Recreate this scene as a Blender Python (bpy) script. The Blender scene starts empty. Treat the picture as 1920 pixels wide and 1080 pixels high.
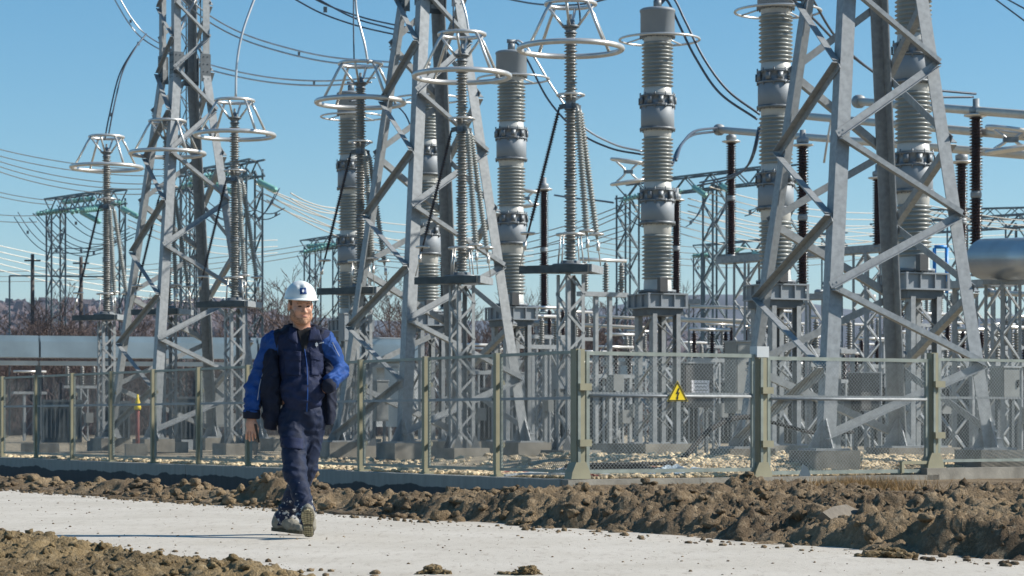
import bpy, math, random
import numpy as np
from mathutils import Vector, Matrix

random.seed(7)
rng = np.random.default_rng(11)
R = math.radians
S = bpy.context.scene
COL = S.collection

# ------------------------------------------------------------------ camera, sky, sun, exposure
F = 4533.0          # focal length in photo pixels (85 mm on a 36 mm wide sensor, 1920 px)
HZ = 789.0          # photo row of the horizon
CH = 0.82           # camera height
cam_d = bpy.data.cameras.new('camera')
cam = bpy.data.objects.new('camera', cam_d); COL.objects.link(cam)
cam.location = (0, 0, CH); cam.rotation_euler = (R(90), 0, 0)
cam_d.sensor_width = 36; cam_d.lens = 85; cam_d.shift_y = (HZ - 540) / 1920
cam_d.clip_start = 0.1; cam_d.clip_end = 20000
cam_d.dof.use_dof = True; cam_d.dof.focus_distance = 17.6; cam_d.dof.aperture_fstop = 9.0
S.camera = cam

SUN_AZ = R(1)      # from +X (right of the picture) turned towards +Y (away from the camera)
SUN_EL = R(36)
sun_vec = Vector((math.cos(SUN_AZ) * math.cos(SUN_EL), math.sin(SUN_AZ) * math.cos(SUN_EL), math.sin(SUN_EL)))
sd = bpy.data.lights.new('sun', 'SUN'); sd.energy = 5.0; sd.angle = R(0.5); sd.color = (1, 0.94, 0.85)
so = bpy.data.objects.new('sun', sd); COL.objects.link(so)
so.rotation_euler = (-sun_vec).to_track_quat('-Z', 'Y').to_euler()

W = bpy.data.worlds.new('World'); S.world = W; W.use_nodes = True
wn = W.node_tree.nodes; wl = W.node_tree.links
sky = wn.new('ShaderNodeTexSky'); sky.sky_type = 'NISHITA'; sky.sun_disc = False
sky.sun_elevation = SUN_EL; sky.sun_rotation = math.pi / 2 - SUN_AZ
sky.altitude = 300; sky.air_density = 1.0; sky.dust_density = 0.3; sky.ozone_density = 4.0
hs = wn.new('ShaderNodeHueSaturation'); hs.inputs['Saturation'].default_value = 1.22; hs.inputs['Hue'].default_value = 0.488
wl.new(sky.outputs[0], hs.inputs['Color'])
wl.new(hs.outputs[0], wn['Background'].inputs['Color']); wn['Background'].inputs['Strength'].default_value = 0.090

S.view_settings.view_transform = 'Standard'; S.view_settings.look = 'None'
S.view_settings.exposure = 0.50; S.view_settings.gamma = 1
S.view_settings.use_curve_mapping = False
S.cycles.max_bounces = 6; S.cycles.diffuse_bounces = 3; S.cycles.transparent_max_bounces = 8
S.cycles.volume_bounces = 0

# ------------------------------------------------------------------ helpers
def P(x, y, D):
    """photo position and distance -> a point in the place"""
    return Vector(((x - 960) / F * D, D, CH + (HZ - y) / F * D))

THETA = R(31)                       # the yard's grid is turned 31 degrees to the picture
A2 = Vector((-math.sin(THETA), math.cos(THETA), 0))   # along the left fence, away
B2 = Vector((math.cos(THETA), math.sin(THETA), 0))    # along the gates, to the right
ORG = Vector((0.95, 35.0, 0))       # fence corner
def UV(u, v, z=0): return ORG + A2 * u + B2 * v + Vector((0, 0, z))

MATS = {}
def mat(name, col, rough=0.6, metal=0.0, var=0.12, scale=6.0, bump=0.0, bscale=40.0, spec=0.5, col2=None, vscale=None, detail=6.0):
    m = bpy.data.materials.new(name); m.use_nodes = True
    n = m.node_tree.nodes; l = m.node_tree.links; b = n['Principled BSDF']
    b.inputs['Roughness'].default_value = rough; b.inputs['Metallic'].default_value = metal
    b.inputs['Specular IOR Level'].default_value = spec
    tc = n.new('ShaderNodeTexCoord')
    nz = n.new('ShaderNodeTexNoise'); nz.inputs['Scale'].default_value = scale; nz.inputs['Detail'].default_value = detail
    mp = n.new('ShaderNodeMapping')
    if vscale: mp.inputs['Scale'].default_value = vscale
    l.new(tc.outputs['Object'], mp.inputs[0]); l.new(mp.outputs[0], nz.inputs['Vector'])
    cr = n.new('ShaderNodeValToRGB')
    c2 = col2 if col2 else tuple(c * (1 - 2.2 * var) for c in col)
    c1 = tuple(min(1, c * (1 + var)) for c in col)
    cr.color_ramp.elements[0].position = 0.3; cr.color_ramp.elements[1].position = 0.68
    cr.color_ramp.elements[0].color = (*c2, 1); cr.color_ramp.elements[1].color = (*c1, 1)
    l.new(nz.outputs['Fac'], cr.inputs[0]); l.new(cr.outputs[0], b.inputs['Base Color'])
    if bump > 0:
        n2 = n.new('ShaderNodeTexNoise'); n2.inputs['Scale'].default_value = bscale; n2.inputs['Detail'].default_value = 5
        l.new(tc.outputs['Object'], n2.inputs['Vector'])
        bp = n.new('ShaderNodeBump'); bp.inputs['Strength'].default_value = bump; bp.inputs['Distance'].default_value = 0.02
        l.new(n2.outputs['Fac'], bp.inputs['Height']); l.new(bp.outputs[0], b.inputs['Normal'])
    MATS[name] = m
    return m

mat('galv', (0.285, 0.305, 0.315), 0.52, 0.2, 0.10, 11, 0.05, 60)
mat('galv_dark', (0.11, 0.125, 0.135), 0.5, 0.35, 0.12, 6)
mat('steel_frame', (0.07, 0.085, 0.09), 0.5, 0.3, 0.2, 5)
mat('alu', (0.66, 0.65, 0.62), 0.34, 0.6, 0.08, 3)
mat('wire_alu', (0.55, 0.56, 0.57), 0.4, 0.7, 0.1, 2)
mat('wire_dark', (0.09, 0.11, 0.14), 0.5, 0.5, 0.1, 2)
mat('porcelain_beige', (0.30, 0.315, 0.30), 0.28, 0.0, 0.1, 3)
mat('porcelain_grey', (0.23, 0.23, 0.215), 0.25, 0.0, 0.14, 3)
mat('porcelain_dark', (0.035, 0.03, 0.035), 0.2, 0.0, 0.2, 4)
mat('porcelain_brown', (0.028, 0.012, 0.010), 0.16, 0.0, 0.2, 4)
mat('tank_grey', (0.245, 0.275, 0.30), 0.55, 0.0, 0.04, 3)
mat('neck_white', (0.52, 0.52, 0.49), 0.4, 0, 0.06, 3)
mat('flange', (0.205, 0.225, 0.24), 0.5, 0.35, 0.2, 8)
mat('glass_green', (0.22, 0.46, 0.40), 0.12, 0, 0.1, 3, spec=0.9)
mat('gantry', (0.13, 0.17, 0.19), 0.5, 0.4, 0.2, 2)
mat('olive', (0.268, 0.252, 0.168), 0.5, 0.0, 0.05, 5)
mat('fence_frame', (0.25, 0.28, 0.25), 0.42, 0.15, 0.12, 5)
mat('mesh_wire', (0.25, 0.28, 0.28), 0.5, 0.3, 0.1, 9)
mat('concrete', (0.25, 0.235, 0.20), 0.9, 0, 0.2, 2.5, 0.3, 30)
mat('cabinet', (0.22, 0.23, 0.225), 0.4, 0.1, 0.08, 3)
mat('cabinet_dark', (0.085, 0.085, 0.085), 0.45, 0.1, 0.1, 3)
mat('pale_panel', (0.50, 0.53, 0.54), 0.45, 0.1, 0.07, 1.2)
mat('duct', (0.30, 0.38, 0.43), 0.35, 0.35, 0.1, 0.8)
mat('gis_tube', (0.40, 0.43, 0.46), 0.28, 0.6, 0.06, 2)
mat('paper', (0.8, 0.79, 0.82), 0.7, 0, 0.05, 30)
mat('sign_yellow', (0.90, 0.66, 0.02), 0.4, 0, 0.04, 8)
mat('black', (0.012, 0.012, 0.012), 0.5, 0, 0.1, 8)
mat('hose', (0.016, 0.016, 0.017), 0.9, 0, 0.1, 8)
mat('red', (0.42, 0.03, 0.03), 0.5, 0, 0.2, 8)
mat('red_dull', (0.22, 0.06, 0.05), 0.7, 0, 0.2, 8)
mat('plastic_sheet', (0.42, 0.50, 0.56), 0.3, 0, 0.15, 6)
mat('blue_paint', (0.02, 0.22, 0.60), 0.4, 0, 0.1, 6)
mat('bark', (0.115, 0.088, 0.080), 0.9, 0, 0.25, 3)
mat('twig', (0.105, 0.074, 0.066), 0.9, 0, 0.3, 0.6)
mat('stone', (0.58, 0.47, 0.30), 0.9, 0, 0.3, 1.3, col2=(0.28, 0.215, 0.14))
mat('bus_tan', (0.60, 0.56, 0.49), 0.4, 0.25, 0.05, 3)
mat('clay', (0.20, 0.175, 0.14), 0.9, 0, 0.15, 4, 0.4, 25)
mat('dry_grass', (0.42, 0.25, 0.10), 0.9, 0, 0.2, 8)
mat('wood_pole', (0.07, 0.06, 0.055), 0.8, 0, 0.2, 4)

class MB:
    def __init__(s): s.v = []; s.f = []
    def add(s, vs, fs):
        o = len(s.v); s.v += [tuple(p) for p in vs]; s.f += [tuple(i + o for i in f) for f in fs]; return s
    def box(s, c, size, rot=None):
        hx, hy, hz = size[0] / 2, size[1] / 2, size[2] / 2
        vs = [Vector((x, y, z)) for x in (-hx, hx) for y in (-hy, hy) for z in (-hz, hz)]
        if rot is not None: vs = [rot @ p for p in vs]
        c = Vector(c)
        return s.add([p + c for p in vs], [(0, 1, 3, 2), (4, 6, 7, 5), (0, 4, 5, 1), (2, 3, 7, 6), (0, 2, 6, 4), (1, 5, 7, 3)])
    def beam(s, p0, p1, w, h, up=(0, 0, 1)):
        p0 = Vector(p0); p1 = Vector(p1); d = (p1 - p0); L = d.length
        if L < 1e-6: return s
        d.normalize(); up = Vector(up)
        x = d.cross(up)
        if x.length < 1e-4: x = d.cross(Vector((1, 0, 0)))
        x.normalize(); z = x.cross(d)
        rot = Matrix((x, d, z)).transposed()
        return s.box((p0 + p1) / 2, (w, L, h), rot)
    def angle(s, p0, p1, d1, d2, w, t):
        """L section: flanges from the heel line p0-p1 along d1 and d2"""
        p0 = Vector(p0); p1 = Vector(p1); d1 = Vector(d1).normalized(); d2 = Vector(d2).normalized()
        prof = [Vector((0, 0, 0)), d1 * w, d1 * w + d2 * t, d1 * t + d2 * t, d2 * w + d1 * t, d2 * w]
        vs = [p0 + q for q in prof] + [p1 + q for q in prof]
        fs = [(i, (i + 1) % 6, (i + 1) % 6 + 6, i + 6) for i in range(6)]
        fs += [(3, 2, 1, 0), (0, 5, 4, 3), (6, 7, 8, 9), (9, 10, 11, 6)]
        return s.add(vs, fs)
    def tube(s, pts, r, n=8, closed=False, caps=True):
        pts = [Vector(p) for p in pts]; N = len(pts); rs = r if isinstance(r, (list, tuple)) else [r] * N
        rings = []; prev = None
        for i, p in enumerate(pts):
            a = pts[(i - 1) % N] if (closed or i > 0) else p; b = pts[(i + 1) % N] if (closed or i < N - 1) else p
            t = (b - a).normalized()
            if prev is None:
                x = t.cross(Vector((0, 0, 1)))
                if x.length < 0.05: x = t.cross(Vector((1, 0, 0)))
            else: x = prev - t * prev.dot(t)
            x.normalize(); prev = x; y = t.cross(x)
            rings.append([p + (x * math.cos(2 * math.pi * k / n) + y * math.sin(2 * math.pi * k / n)) * rs[i] for k in range(n)])
        vs = [q for ring in rings for q in ring]; fs = []
        for i in range(N if closed else N - 1):
            j = (i + 1) % N
            for k in range(n): fs.append((i * n + k, i * n + (k + 1) % n, j * n + (k + 1) % n, j * n + k))
        if caps and not closed:
            fs.append(tuple(range(n - 1, -1, -1))); fs.append(tuple((N - 1) * n + k for k in range(n)))
        return s.add(vs, fs)
    def ring(s, c, Rr, r, n=40, m=8, rot=None, sy=1.0):
        c = Vector(c); pts = [Vector((math.cos(2 * math.pi * k / n) * Rr, math.sin(2 * math.pi * k / n) * Rr * sy, 0)) for k in range(n)]
        if rot is not None: pts = [rot @ p for p in pts]
        return s.tube([p + c for p in pts], r, m, closed=True)
    def lathe(s, prof, n=20, base=(0, 0, 0), axis=(0, 0, 1)):
        base = Vector(base); q = Vector((0, 0, 1)).rotation_difference(Vector(axis).normalized())
        vs = []
        for r, z in prof:
            for k in range(n):
                vs.append(base + q @ Vector((r * math.cos(2 * math.pi * k / n), r * math.sin(2 * math.pi * k / n), z)))
        fs = []
        for i in range(len(prof) - 1):
            for k in range(n): fs.append((i * n + k, i * n + (k + 1) % n, (i + 1) * n + (k + 1) % n, (i + 1) * n + k))
        fs.append(tuple(range(n - 1, -1, -1))); fs.append(tuple((len(prof) - 1) * n + k for k in range(n)))
        return s.add(vs, fs)
    def prism(s, poly, d, rot=None, at=(0, 0, 0)):
        """polygon in the local XZ plane, thickness d along Y"""
        at = Vector(at); n = len(poly)
        vs = [Vector((x, -d / 2, z)) for x, z in poly] + [Vector((x, d / 2, z)) for x, z in poly]
        if rot is not None: vs = [rot @ p for p in vs]
        return s.add([p + at for p in vs], [tuple(range(n)), tuple(range(2 * n - 1, n - 1, -1))] + [(i, i + n, (i + 1) % n + n, (i + 1) % n) for i in range(n)])
    def mesh(s, name, smooth=False):
        me = bpy.data.meshes.new(name); me.from_pydata(s.v, [], s.f)
        if smooth: me.polygons.foreach_set('use_smooth', [True] * len(me.polygons))
        me.update(); return me
    def build(s, name, m, parent=None, smooth=False, label=None):
        return obj(name, s.mesh(name, smooth), m, parent, label)

def obj(name, me, m, parent=None, label=None):
    o = bpy.data.objects.new(name, me); COL.objects.link(o)
    if m and not me.materials: me.materials.append(MATS[m] if isinstance(m, str) else m)
    if parent: o.parent = parent
    if label: o['label'] = label
    return o
def tag(o, label, cat, group=None):
    o['label'] = label; o['category'] = cat
    if group: o['group'] = group
    return o
def thing(name, label, cat, loc=(0, 0, 0), rz=0, group=None):
    o = bpy.data.objects.new(name, None); COL.objects.link(o); o.location = loc; o.rotation_euler = (0, 0, rz)
    o.empty_display_size = 0.2
    return tag(o, label, cat, group)
def struct(o, kind='structure'): o['kind'] = kind; return o
KIDS = {}
def copy_tree(o, parent=None, deep=0):
    c = o.copy(); COL.objects.link(c); c.parent = parent
    for ch in [x for x in ALLKIDS(o)]: copy_tree(ch, c, deep + 1)
    return c
def ALLKIDS(o): return list(o.children)
def dup(root, loc, rz, label, group=None, scale=1.0):
    r = copy_tree(root); r.location = loc; r.rotation_euler = (0, 0, rz); r.scale = (scale,) * 3
    r['label'] = label
    if group: r['group'] = group
    return r
def spline(pts, k=8):
    pts = [Vector(p) for p in pts]; out = []
    if len(pts) == 2: return [pts[0].lerp(pts[1], i / k) for i in range(k + 1)]
    Q = [pts[0] * 2 - pts[1]] + pts + [pts[-1] * 2 - pts[-2]]
    for i in range(1, len(Q) - 2):
        p0, p1, p2, p3 = Q[i - 1:i + 3]
        for j in range(k):
            t = j / k
            out.append(0.5 * ((2 * p1) + (p2 - p0) * t + (2 * p0 - 5 * p1 + 4 * p2 - p3) * t * t + (3 * p1 - p0 - 3 * p2 + p3) * t ** 3))
    out.append(pts[-1]); return out
def sheds(z0, z1, core, shed, pitch, alt=0.0, taper=None):
    """profile of a shedded porcelain from z0 up to z1"""
    n = max(2, int(round((z1 - z0) / pitch))); p = (z1 - z0) / n; out = [(core, z0)]
    for i in range(n):
        z = z0 + i * p; rs = shed - (alt if i % 2 else 0)
        out += [(core, z + p * 0.12), (rs * 0.97, z + p * 0.36), (rs, z + p * 0.46), (core * 1.06, z + p * 0.82), (core, z + p * 0.9)]
    out.append((core, z1)); return out

# numpy value noise
def _hash(ix, iy, seed):
    h = (ix.astype(np.int64) * 374761393 + iy.astype(np.int64) * 668265263 + seed * 69069) & 0xFFFFFFFF
    h = ((h ^ (h >> 13)) * 1274126177) & 0xFFFFFFFF
    return ((h ^ (h >> 16)) & 0xFFFF) / 65535.0
def vnoise(x, y, seed=0):
    ix = np.floor(x); iy = np.floor(y); fx = x - ix; fy = y - iy
    fx = fx * fx * fx * (fx * (fx * 6 - 15) + 10); fy = fy * fy * fy * (fy * (fy * 6 - 15) + 10)
    a = _hash(ix, iy, seed); b = _hash(ix + 1, iy, seed); c = _hash(ix, iy + 1, seed); d = _hash(ix + 1, iy + 1, seed)
    return (a * (1 - fx) + b * fx) * (1 - fy) + (c * (1 - fx) + d * fx) * fy
def fbm(x, y, o=4, seed=0, g=0.5):
    s = 0; a = 1; t = 0
    for i in range(o):
        c, sn = math.cos(0.6 * i), math.sin(0.6 * i)
        s = s + a * vnoise((x * c - y * sn) * 2 ** i + 17 * i, (x * sn + y * c) * 2 ** i - 9 * i, seed + i); t += a; a *= g
    return s / t
def lumps(x, y, seed=0):
    """cellular lumps: rounded clods, 1 in the middle of a cell and 0 on its rim"""
    ix = np.floor(x); iy = np.floor(y); best = np.full(x.shape, 9.0); hh = np.zeros(x.shape)
    for dx in (-1, 0, 1):
        for dy in (-1, 0, 1):
            cx = ix + dx; cy = iy + dy
            px = cx + _hash(cx, cy, seed); py = cy + _hash(cx, cy, seed + 5); s = _hash(cx, cy, seed + 9)
            d = np.hypot(x - px, y - py) / (0.45 + 0.55 * s)
            m = d < best; best = np.where(m, d, best); hh = np.where(m, 0.25 + 0.75 * s, hh)
    return np.sqrt(np.clip(1 - best * best, 0, 1)) * hh
def sstep(a, b, x): t = np.clip((x - a) / (b - a), 0, 1); return t * t * (3 - 2 * t)
def grid_mesh(name, us, vs, zf, keep=None):
    U, V = np.meshgrid(us, vs, indexing='ij'); Z = zf(U, V)
    X = ORG.x + A2.x * U + B2.x * V; Y = ORG.y + A2.y * U + B2.y * V
    co = np.stack([X, Y, Z], -1).reshape(-1, 3); nu, nv = len(us), len(vs)
    i = np.arange(nu * nv).reshape(nu, nv)
    q = np.stack([i[:-1, :-1], i[:-1, 1:], i[1:, 1:], i[1:, :-1]], -1)
    if keep is not None: q = q[keep((U[:-1, :-1] + U[1:, 1:]) / 2, (V[:-1, :-1] + V[1:, 1:]) / 2)]
    q = q.reshape(-1, 4)
    return np_mesh(name, co, q, True)
def np_mesh(name, co, q, smooth=True):
    me = bpy.data.meshes.new(name); k = q.shape[1]
    me.vertices.add(len(co)); me.vertices.foreach_set('co', co.astype(np.float32).ravel())
    me.loops.add(q.size); me.loops.foreach_set('vertex_index', q.astype(np.int32).ravel())
    me.polygons.add(len(q)); me.polygons.foreach_set('loop_start', np.arange(0, q.size, k, dtype=np.int32))
    me.polygons.foreach_set('use_smooth', np.full(len(q), smooth)); me.update(calc_edges=True); me.validate()
    return me
ICO = None
def ico():
    t = (1 + 5 ** 0.5) / 2
    v = np.array([(-1, t, 0), (1, t, 0), (-1, -t, 0), (1, -t, 0), (0, -1, t), (0, 1, t), (0, -1, -t), (0, 1, -t), (t, 0, -1), (t, 0, 1), (-t, 0, -1), (-t, 0, 1)], float)
    v /= np.linalg.norm(v[0])
    f = [(0, 11, 5), (0, 5, 1), (0, 1, 7), (0, 7, 10), (0, 10, 11), (1, 5, 9), (5, 11, 4), (11, 10, 2), (10, 7, 6), (7, 1, 8), (3, 9, 4), (3, 4, 2), (3, 2, 6), (3, 6, 8), (3, 8, 9), (4, 9, 5), (2, 4, 11), (6, 2, 10), (8, 6, 7), (9, 8, 1)]
    return v, np.array(f)
def ico2():
    v, f = ico(); v = [tuple(p) for p in v]; cache = {}; nf = []
    def mid(a, b):
        k = (min(a, b), max(a, b))
        if k not in cache:
            p = np.array(v[a]) + np.array(v[b]); v.append(tuple(p / np.linalg.norm(p))); cache[k] = len(v) - 1
        return cache[k]
    for a, b, c in f:
        x, y, z = mid(a, b), mid(b, c), mid(c, a); nf += [(a, x, z), (x, b, y), (z, y, c), (x, y, z)]
    return np.array(v), np.array(nf)
def rocks(name, centres, sizes, base, flat=0.7, rough=0.3, smooth=False):
    v, f = base; n = len(centres)
    jit = 1 + rough * (rng.random((n, len(v))) - 0.5) * 2
    sc = sizes[:, None] * (0.7 + 0.6 * rng.random((n, 3))) * np.array([1, 1, flat])
    ang = rng.random(n) * 6.283; c, s = np.cos(ang), np.sin(ang)
    pts = v[None] * jit[..., None] * sc[:, None, :]
    x = pts[..., 0] * c[:, None] - pts[..., 1] * s[:, None]; y = pts[..., 0] * s[:, None] + pts[..., 1] * c[:, None]
    co = np.stack([x, y, pts[..., 2]], -1) + centres[:, None, :]
    q = f[None] + (np.arange(n) * len(v))[:, None, None]
    return np_mesh(name, co.reshape(-1, 3), q.reshape(-1, 3), smooth)
# ------------------------------------------------------------------ the setting
def soil_mat(name, c_dry, c_wet, c_light, sc=1.0):
    m = bpy.data.materials.new(name); m.use_nodes = True
    n = m.node_tree.nodes; l = m.node_tree.links; b = n['Principled BSDF']
    b.inputs['Roughness'].default_value = 0.92; b.inputs['Specular IOR Level'].default_value = 0.25
    tc = n.new('ShaderNodeTexCoord')
    n1 = n.new('ShaderNodeTexNoise'); n1.inputs['Scale'].default_value = 0.55 * sc; n1.inputs['Detail'].default_value = 8
    n2 = n.new('ShaderNodeTexNoise'); n2.inputs['Scale'].default_value = 14 * sc; n2.inputs['Detail'].default_value = 8; n2.inputs['Roughness'].default_value = 0.7
    for q in (n1, n2): l.new(tc.outputs['Object'], q.inputs['Vector'])
    r1 = n.new('ShaderNodeValToRGB'); r1.color_ramp.elements[0].position = 0.38; r1.color_ramp.elements[1].position = 0.62
    r1.color_ramp.elements[0].color = (*c_wet, 1); r1.color_ramp.elements[1].color = (*c_dry, 1)
    l.new(n1.outputs['Fac'], r1.inputs[0])
    r2 = n.new('ShaderNodeValToRGB'); r2.color_ramp.elements[0].position = 0.50; r2.color_ramp.elements[1].position = 0.75
    r2.color_ramp.elements[0].color = (0, 0, 0, 1); r2.color_ramp.elements[1].color = (1, 1, 1, 1)
    l.new(n2.outputs['Fac'], r2.inputs[0])
    mx = n.new('ShaderNodeMix'); mx.data_type = 'RGBA'; mx.inputs['B'].default_value = (*c_light, 1)
    l.new(r2.outputs[0], mx.inputs['Factor']); l.new(r1.outputs[0], mx.inputs['A']); l.new(mx.outputs['Result'], b.inputs['Base Color'])
    n3 = n.new('ShaderNodeTexNoise'); n3.inputs['Scale'].default_value = 60 * sc; n3.inputs['Detail'].default_value = 6; n3.inputs['Roughness'].default_value = 0.6
    l.new(tc.outputs['Object'], n3.inputs['Vector'])
    bp = n.new('ShaderNodeBump'); bp.inputs['Strength'].default_value = 0.9; bp.inputs['Distance'].default_value = 0.032
    l.new(n3.outputs['Fac'], bp.inputs['Height']); l.new(bp.outputs[0], b.inputs['Normal'])
    MATS[name] = m
soil_mat('soil', (0.24, 0.176, 0.104), (0.115, 0.081, 0.049), (0.37, 0.29, 0.19))
soil_mat('soil_near', (0.24, 0.175, 0.09), (0.145, 0.104, 0.054), (0.38, 0.30, 0.185))

def road_mat():
    m = bpy.data.materials.new('road_concrete'); m.use_nodes = True
    n = m.node_tree.nodes; l = m.node_tree.links; b = n['Principled BSDF']
    b.inputs['Roughness'].default_value = 0.88; b.inputs['Specular IOR Level'].default_value = 0.3
    tc = n.new('ShaderNodeTexCoord')
    mp = n.new('ShaderNodeMapping'); mp.inputs['Rotation'].default_value = (0, 0, -THETA)
    mp.inputs['Scale'].default_value = (3.2, 0.7, 1); l.new(tc.outputs['Object'], mp.inputs[0])
    def nz(scale, det, rough, src):
        q = n.new('ShaderNodeTexNoise'); q.inputs['Scale'].default_value = scale; q.inputs['Detail'].default_value = det; q.inputs['Roughness'].default_value = rough
        l.new(src, q.inputs['Vector']); return q
    def ramp(src, p0, p1, c0, c1):
        r = n.new('ShaderNodeValToRGB'); r.color_ramp.elements[0].position = p0; r.color_ramp.elements[1].position = p1
        r.color_ramp.elements[0].color = (*c0, 1); r.color_ramp.elements[1].color = (*c1, 1); l.new(src, r.inputs[0]); return r
    base = ramp(nz(0.9, 8, 0.6, tc.outputs['Object']).outputs['Fac'], 0.3, 0.7, (0.43, 0.395, 0.335), (0.52, 0.485, 0.425))
    streak = ramp(nz(4.2, 9, 0.78, mp.outputs[0]).outputs['Fac'], 0.53, 0.63, (0, 0, 0), (1, 1, 1))
    spots = ramp(nz(26, 6, 0.75, tc.outputs['Object']).outputs['Fac'], 0.61, 0.67, (0, 0, 0), (1, 1, 1))
    mx = n.new('ShaderNodeMix'); mx.data_type = 'RGBA'; mx.inputs['B'].default_value = (0.34, 0.30, 0.25, 1)
    ml = n.new('ShaderNodeMath'); ml.operation = 'MULTIPLY'; ml.inputs[1].default_value = 0.75
    l.new(streak.outputs[0], ml.inputs[0]); l.new(ml.outputs[0], mx.inputs['Factor']); l.new(base.outputs[0], mx.inputs['A'])
    mx2 = n.new('ShaderNodeMix'); mx2.data_type = 'RGBA'; mx2.inputs['B'].default_value = (0.20, 0.17, 0.14, 1)
    ml2 = n.new('ShaderNodeMath'); ml2.operation = 'MULTIPLY'; ml2.inputs[1].default_value = 0.8
    l.new(spots.outputs[0], ml2.inputs[0]); l.new(ml2.outputs[0], mx2.inputs['Factor'])
    l.new(mx.outputs['Result'], mx2.inputs['A']); l.new(mx2.outputs['Result'], b.inputs['Base Color'])
    bn = nz(22, 7, 0.7, tc.outputs['Object']); bp = n.new('ShaderNodeBump'); bp.inputs['Strength'].default_value = 0.35; bp.inputs['Distance'].default_value = 0.02
    l.new(bn.outputs['Fac'], bp.inputs['Height']); l.new(bp.outputs[0], b.inputs['Normal'])
    MATS['road_concrete'] = m
road_mat()
mat('field', (0.17, 0.13, 0.085), 0.95, 0, 0.3, 0.05)
mat('gravel', (0.40, 0.33, 0.22), 0.95, 0, 0.35, 3.0, 0.8, 14, col2=(0.16, 0.13, 0.09))
mat('hill_wood', (0.105, 0.078, 0.078), 1.0, 0, 0.35, 0.035, detail=10, col2=(0.052, 0.046, 0.052))
mat('hill_far', (0.075, 0.075, 0.085), 1.0, 0, 0.25, 0.01, detail=8)

# base sheet to the horizon
m_ = MB(); m_.add([(-9000, -200, -1.15), (9000, -200, -1.15), (9000, 9000, -1.15), (-9000, 9000, -1.15)], [(0, 1, 2, 3)])
struct(m_.build('ground', 'field'))
# gravel yard inside the fence
m_ = MB(); m_.add([UV(0.16, 0.12, -0.04), UV(0.16, 330, -0.04), UV(420, 330, -0.04), UV(420, 0.12, -0.04)], [(0, 1, 2, 3)])
struct(m_.build('yard', 'gravel'))

# road: 4 m wide slab, slightly uneven
def road_z(U, V): return 0.012 * (fbm(U * 0.8, V * 0.8, 3, 3) - 0.5) - 0.02 * sstep(-9.6, -9.0, V)
us = np.concatenate([np.arange(-34, 12, 0.12), np.arange(12, 130, 0.6)]); vs = np.arange(-13.6, -8.6, 0.12)
struct(obj('road', grid_mesh('road', us, vs, road_z), 'road_concrete'))

# soil between the road and the yard: spoil heaps along the road, a trench along the wall
def soil_z(U, V):
    U0, V0 = U, V; wx = fbm(U * 2.7, V * 2.7, 3, 91) - .5; wy = fbm(U * 2.7 + 40, V * 2.7, 3, 92) - .5; w2 = fbm(U * 9, V * 9, 2, 93) - .5
    U = U + .42 * wx + .09 * w2; V = V + .42 * wy - .07 * w2
    edge = -8.95 + 0.45 * (fbm(U * 0.9, V * 0.9 + 1.5, 4, 5) - 0.5)
    d = V - edge                                      # distance in from the road's edge
    rw = sstep(-9.5, -13.0, U); mid = sstep(-5.5, -8.5, U)
    # rows of dumped lumps along the road
    row = np.exp(-((d - 0.45) / (0.30 + 0.35 * mid)) ** 2)
    size = 0.035 + 0.13 * sstep(0.47, 0.70, fbm(U * 0.8, U * 0 + 3, 2, 21)) + 0.11 * mid
    zl = sstep(0, 0.4, d) * row * size * (0.15 + 1.0 * lumps(U * 2.1 + 0.4 * V, V * 2.1, 31)) + sstep(0, 0.3, d) * row * (0.4 + .6 * mid) * (0.05 * lumps(U * 5.3, V * 5.3, 32) + 0.03 * lumps(U * 11, V * 11, 33))
    # right: broad rough ground with heaps
    heap = 0.13 * sstep(0.0, 0.7, d) * (1 - 0.6 * sstep(2.0, 5.0, d)) * (0.3 + 1.2 * fbm(U * 0.6, V * 0.6, 3, 12))
    heap += 0.15 * np.exp(-(((U + 15.6) / 2.2) ** 2 + ((V + 7.2) / 1.1) ** 2)) + 0.10 * np.exp(-(((U + 11.6) / 1.2) ** 2 + ((V + 8.0) / 0.6) ** 2))
    heap += 0.08 * np.exp(-(((U + 13.2) / 1.1) ** 2 + ((V + 7.7) / 0.8) ** 2)) + 0.10 * np.exp(-(((U + 17.6) / 1.0) ** 2 + ((V + 7.4) / 1.0) ** 2))
    calm = 1 - 0.8 * sstep(-5.0, -1.5, V)
    rough = 0.25 + 1.1 * fbm(U * 0.9, V * 0.9, 2, 51)
    cl = 0.085 * lumps(U * 1.7 + 0.5 * (fbm(U * 3, V * 3, 2, 45) - .5), V * 1.7, 41) + 0.06 * lumps(U * 3.9 + 7, V * 3.9, 42) + 0.035 * lumps(U * 8.5, V * 8.5 + 3, 43) + 0.02 * lumps(U * 17, V * 17, 44)
    zr = (heap + cl * rough * calm) * sstep(-0.02, 0.5, d) - 0.05
    z = zl * (1 - rw) + zr * rw
    trench = sstep(0.95, 2.3, d) * sstep(-10.5, -6.5, U) * (1 - sstep(-2.5, 0.2, V) * sstep(2.5, -0.5, U))
    z = z - 0.95 * trench - 0.10 * sstep(-3.0, -0.5, V) * (1 - trench)
    fine = (.35 + .65 * sstep(-5.5, -8.5, U0)) * ((fbm(U0 * 6, V0 * 6, 5, 61, 0.66) - 0.5) * 0.15 + (np.abs(fbm(U0 * 19, V0 * 19, 3, 63, .65) - .5)) * 0.14 - .03) * sstep(0, 0.5, d) * calm
    return np.where(d < 0, -0.05 + 0.03 * d, z + fine)
us = np.concatenate([np.arange(-25, -4, 0.030), np.arange(-4, 3, 0.05), np.arange(3, 62, 0.14), np.arange(62, 130, 0.6)])
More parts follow.
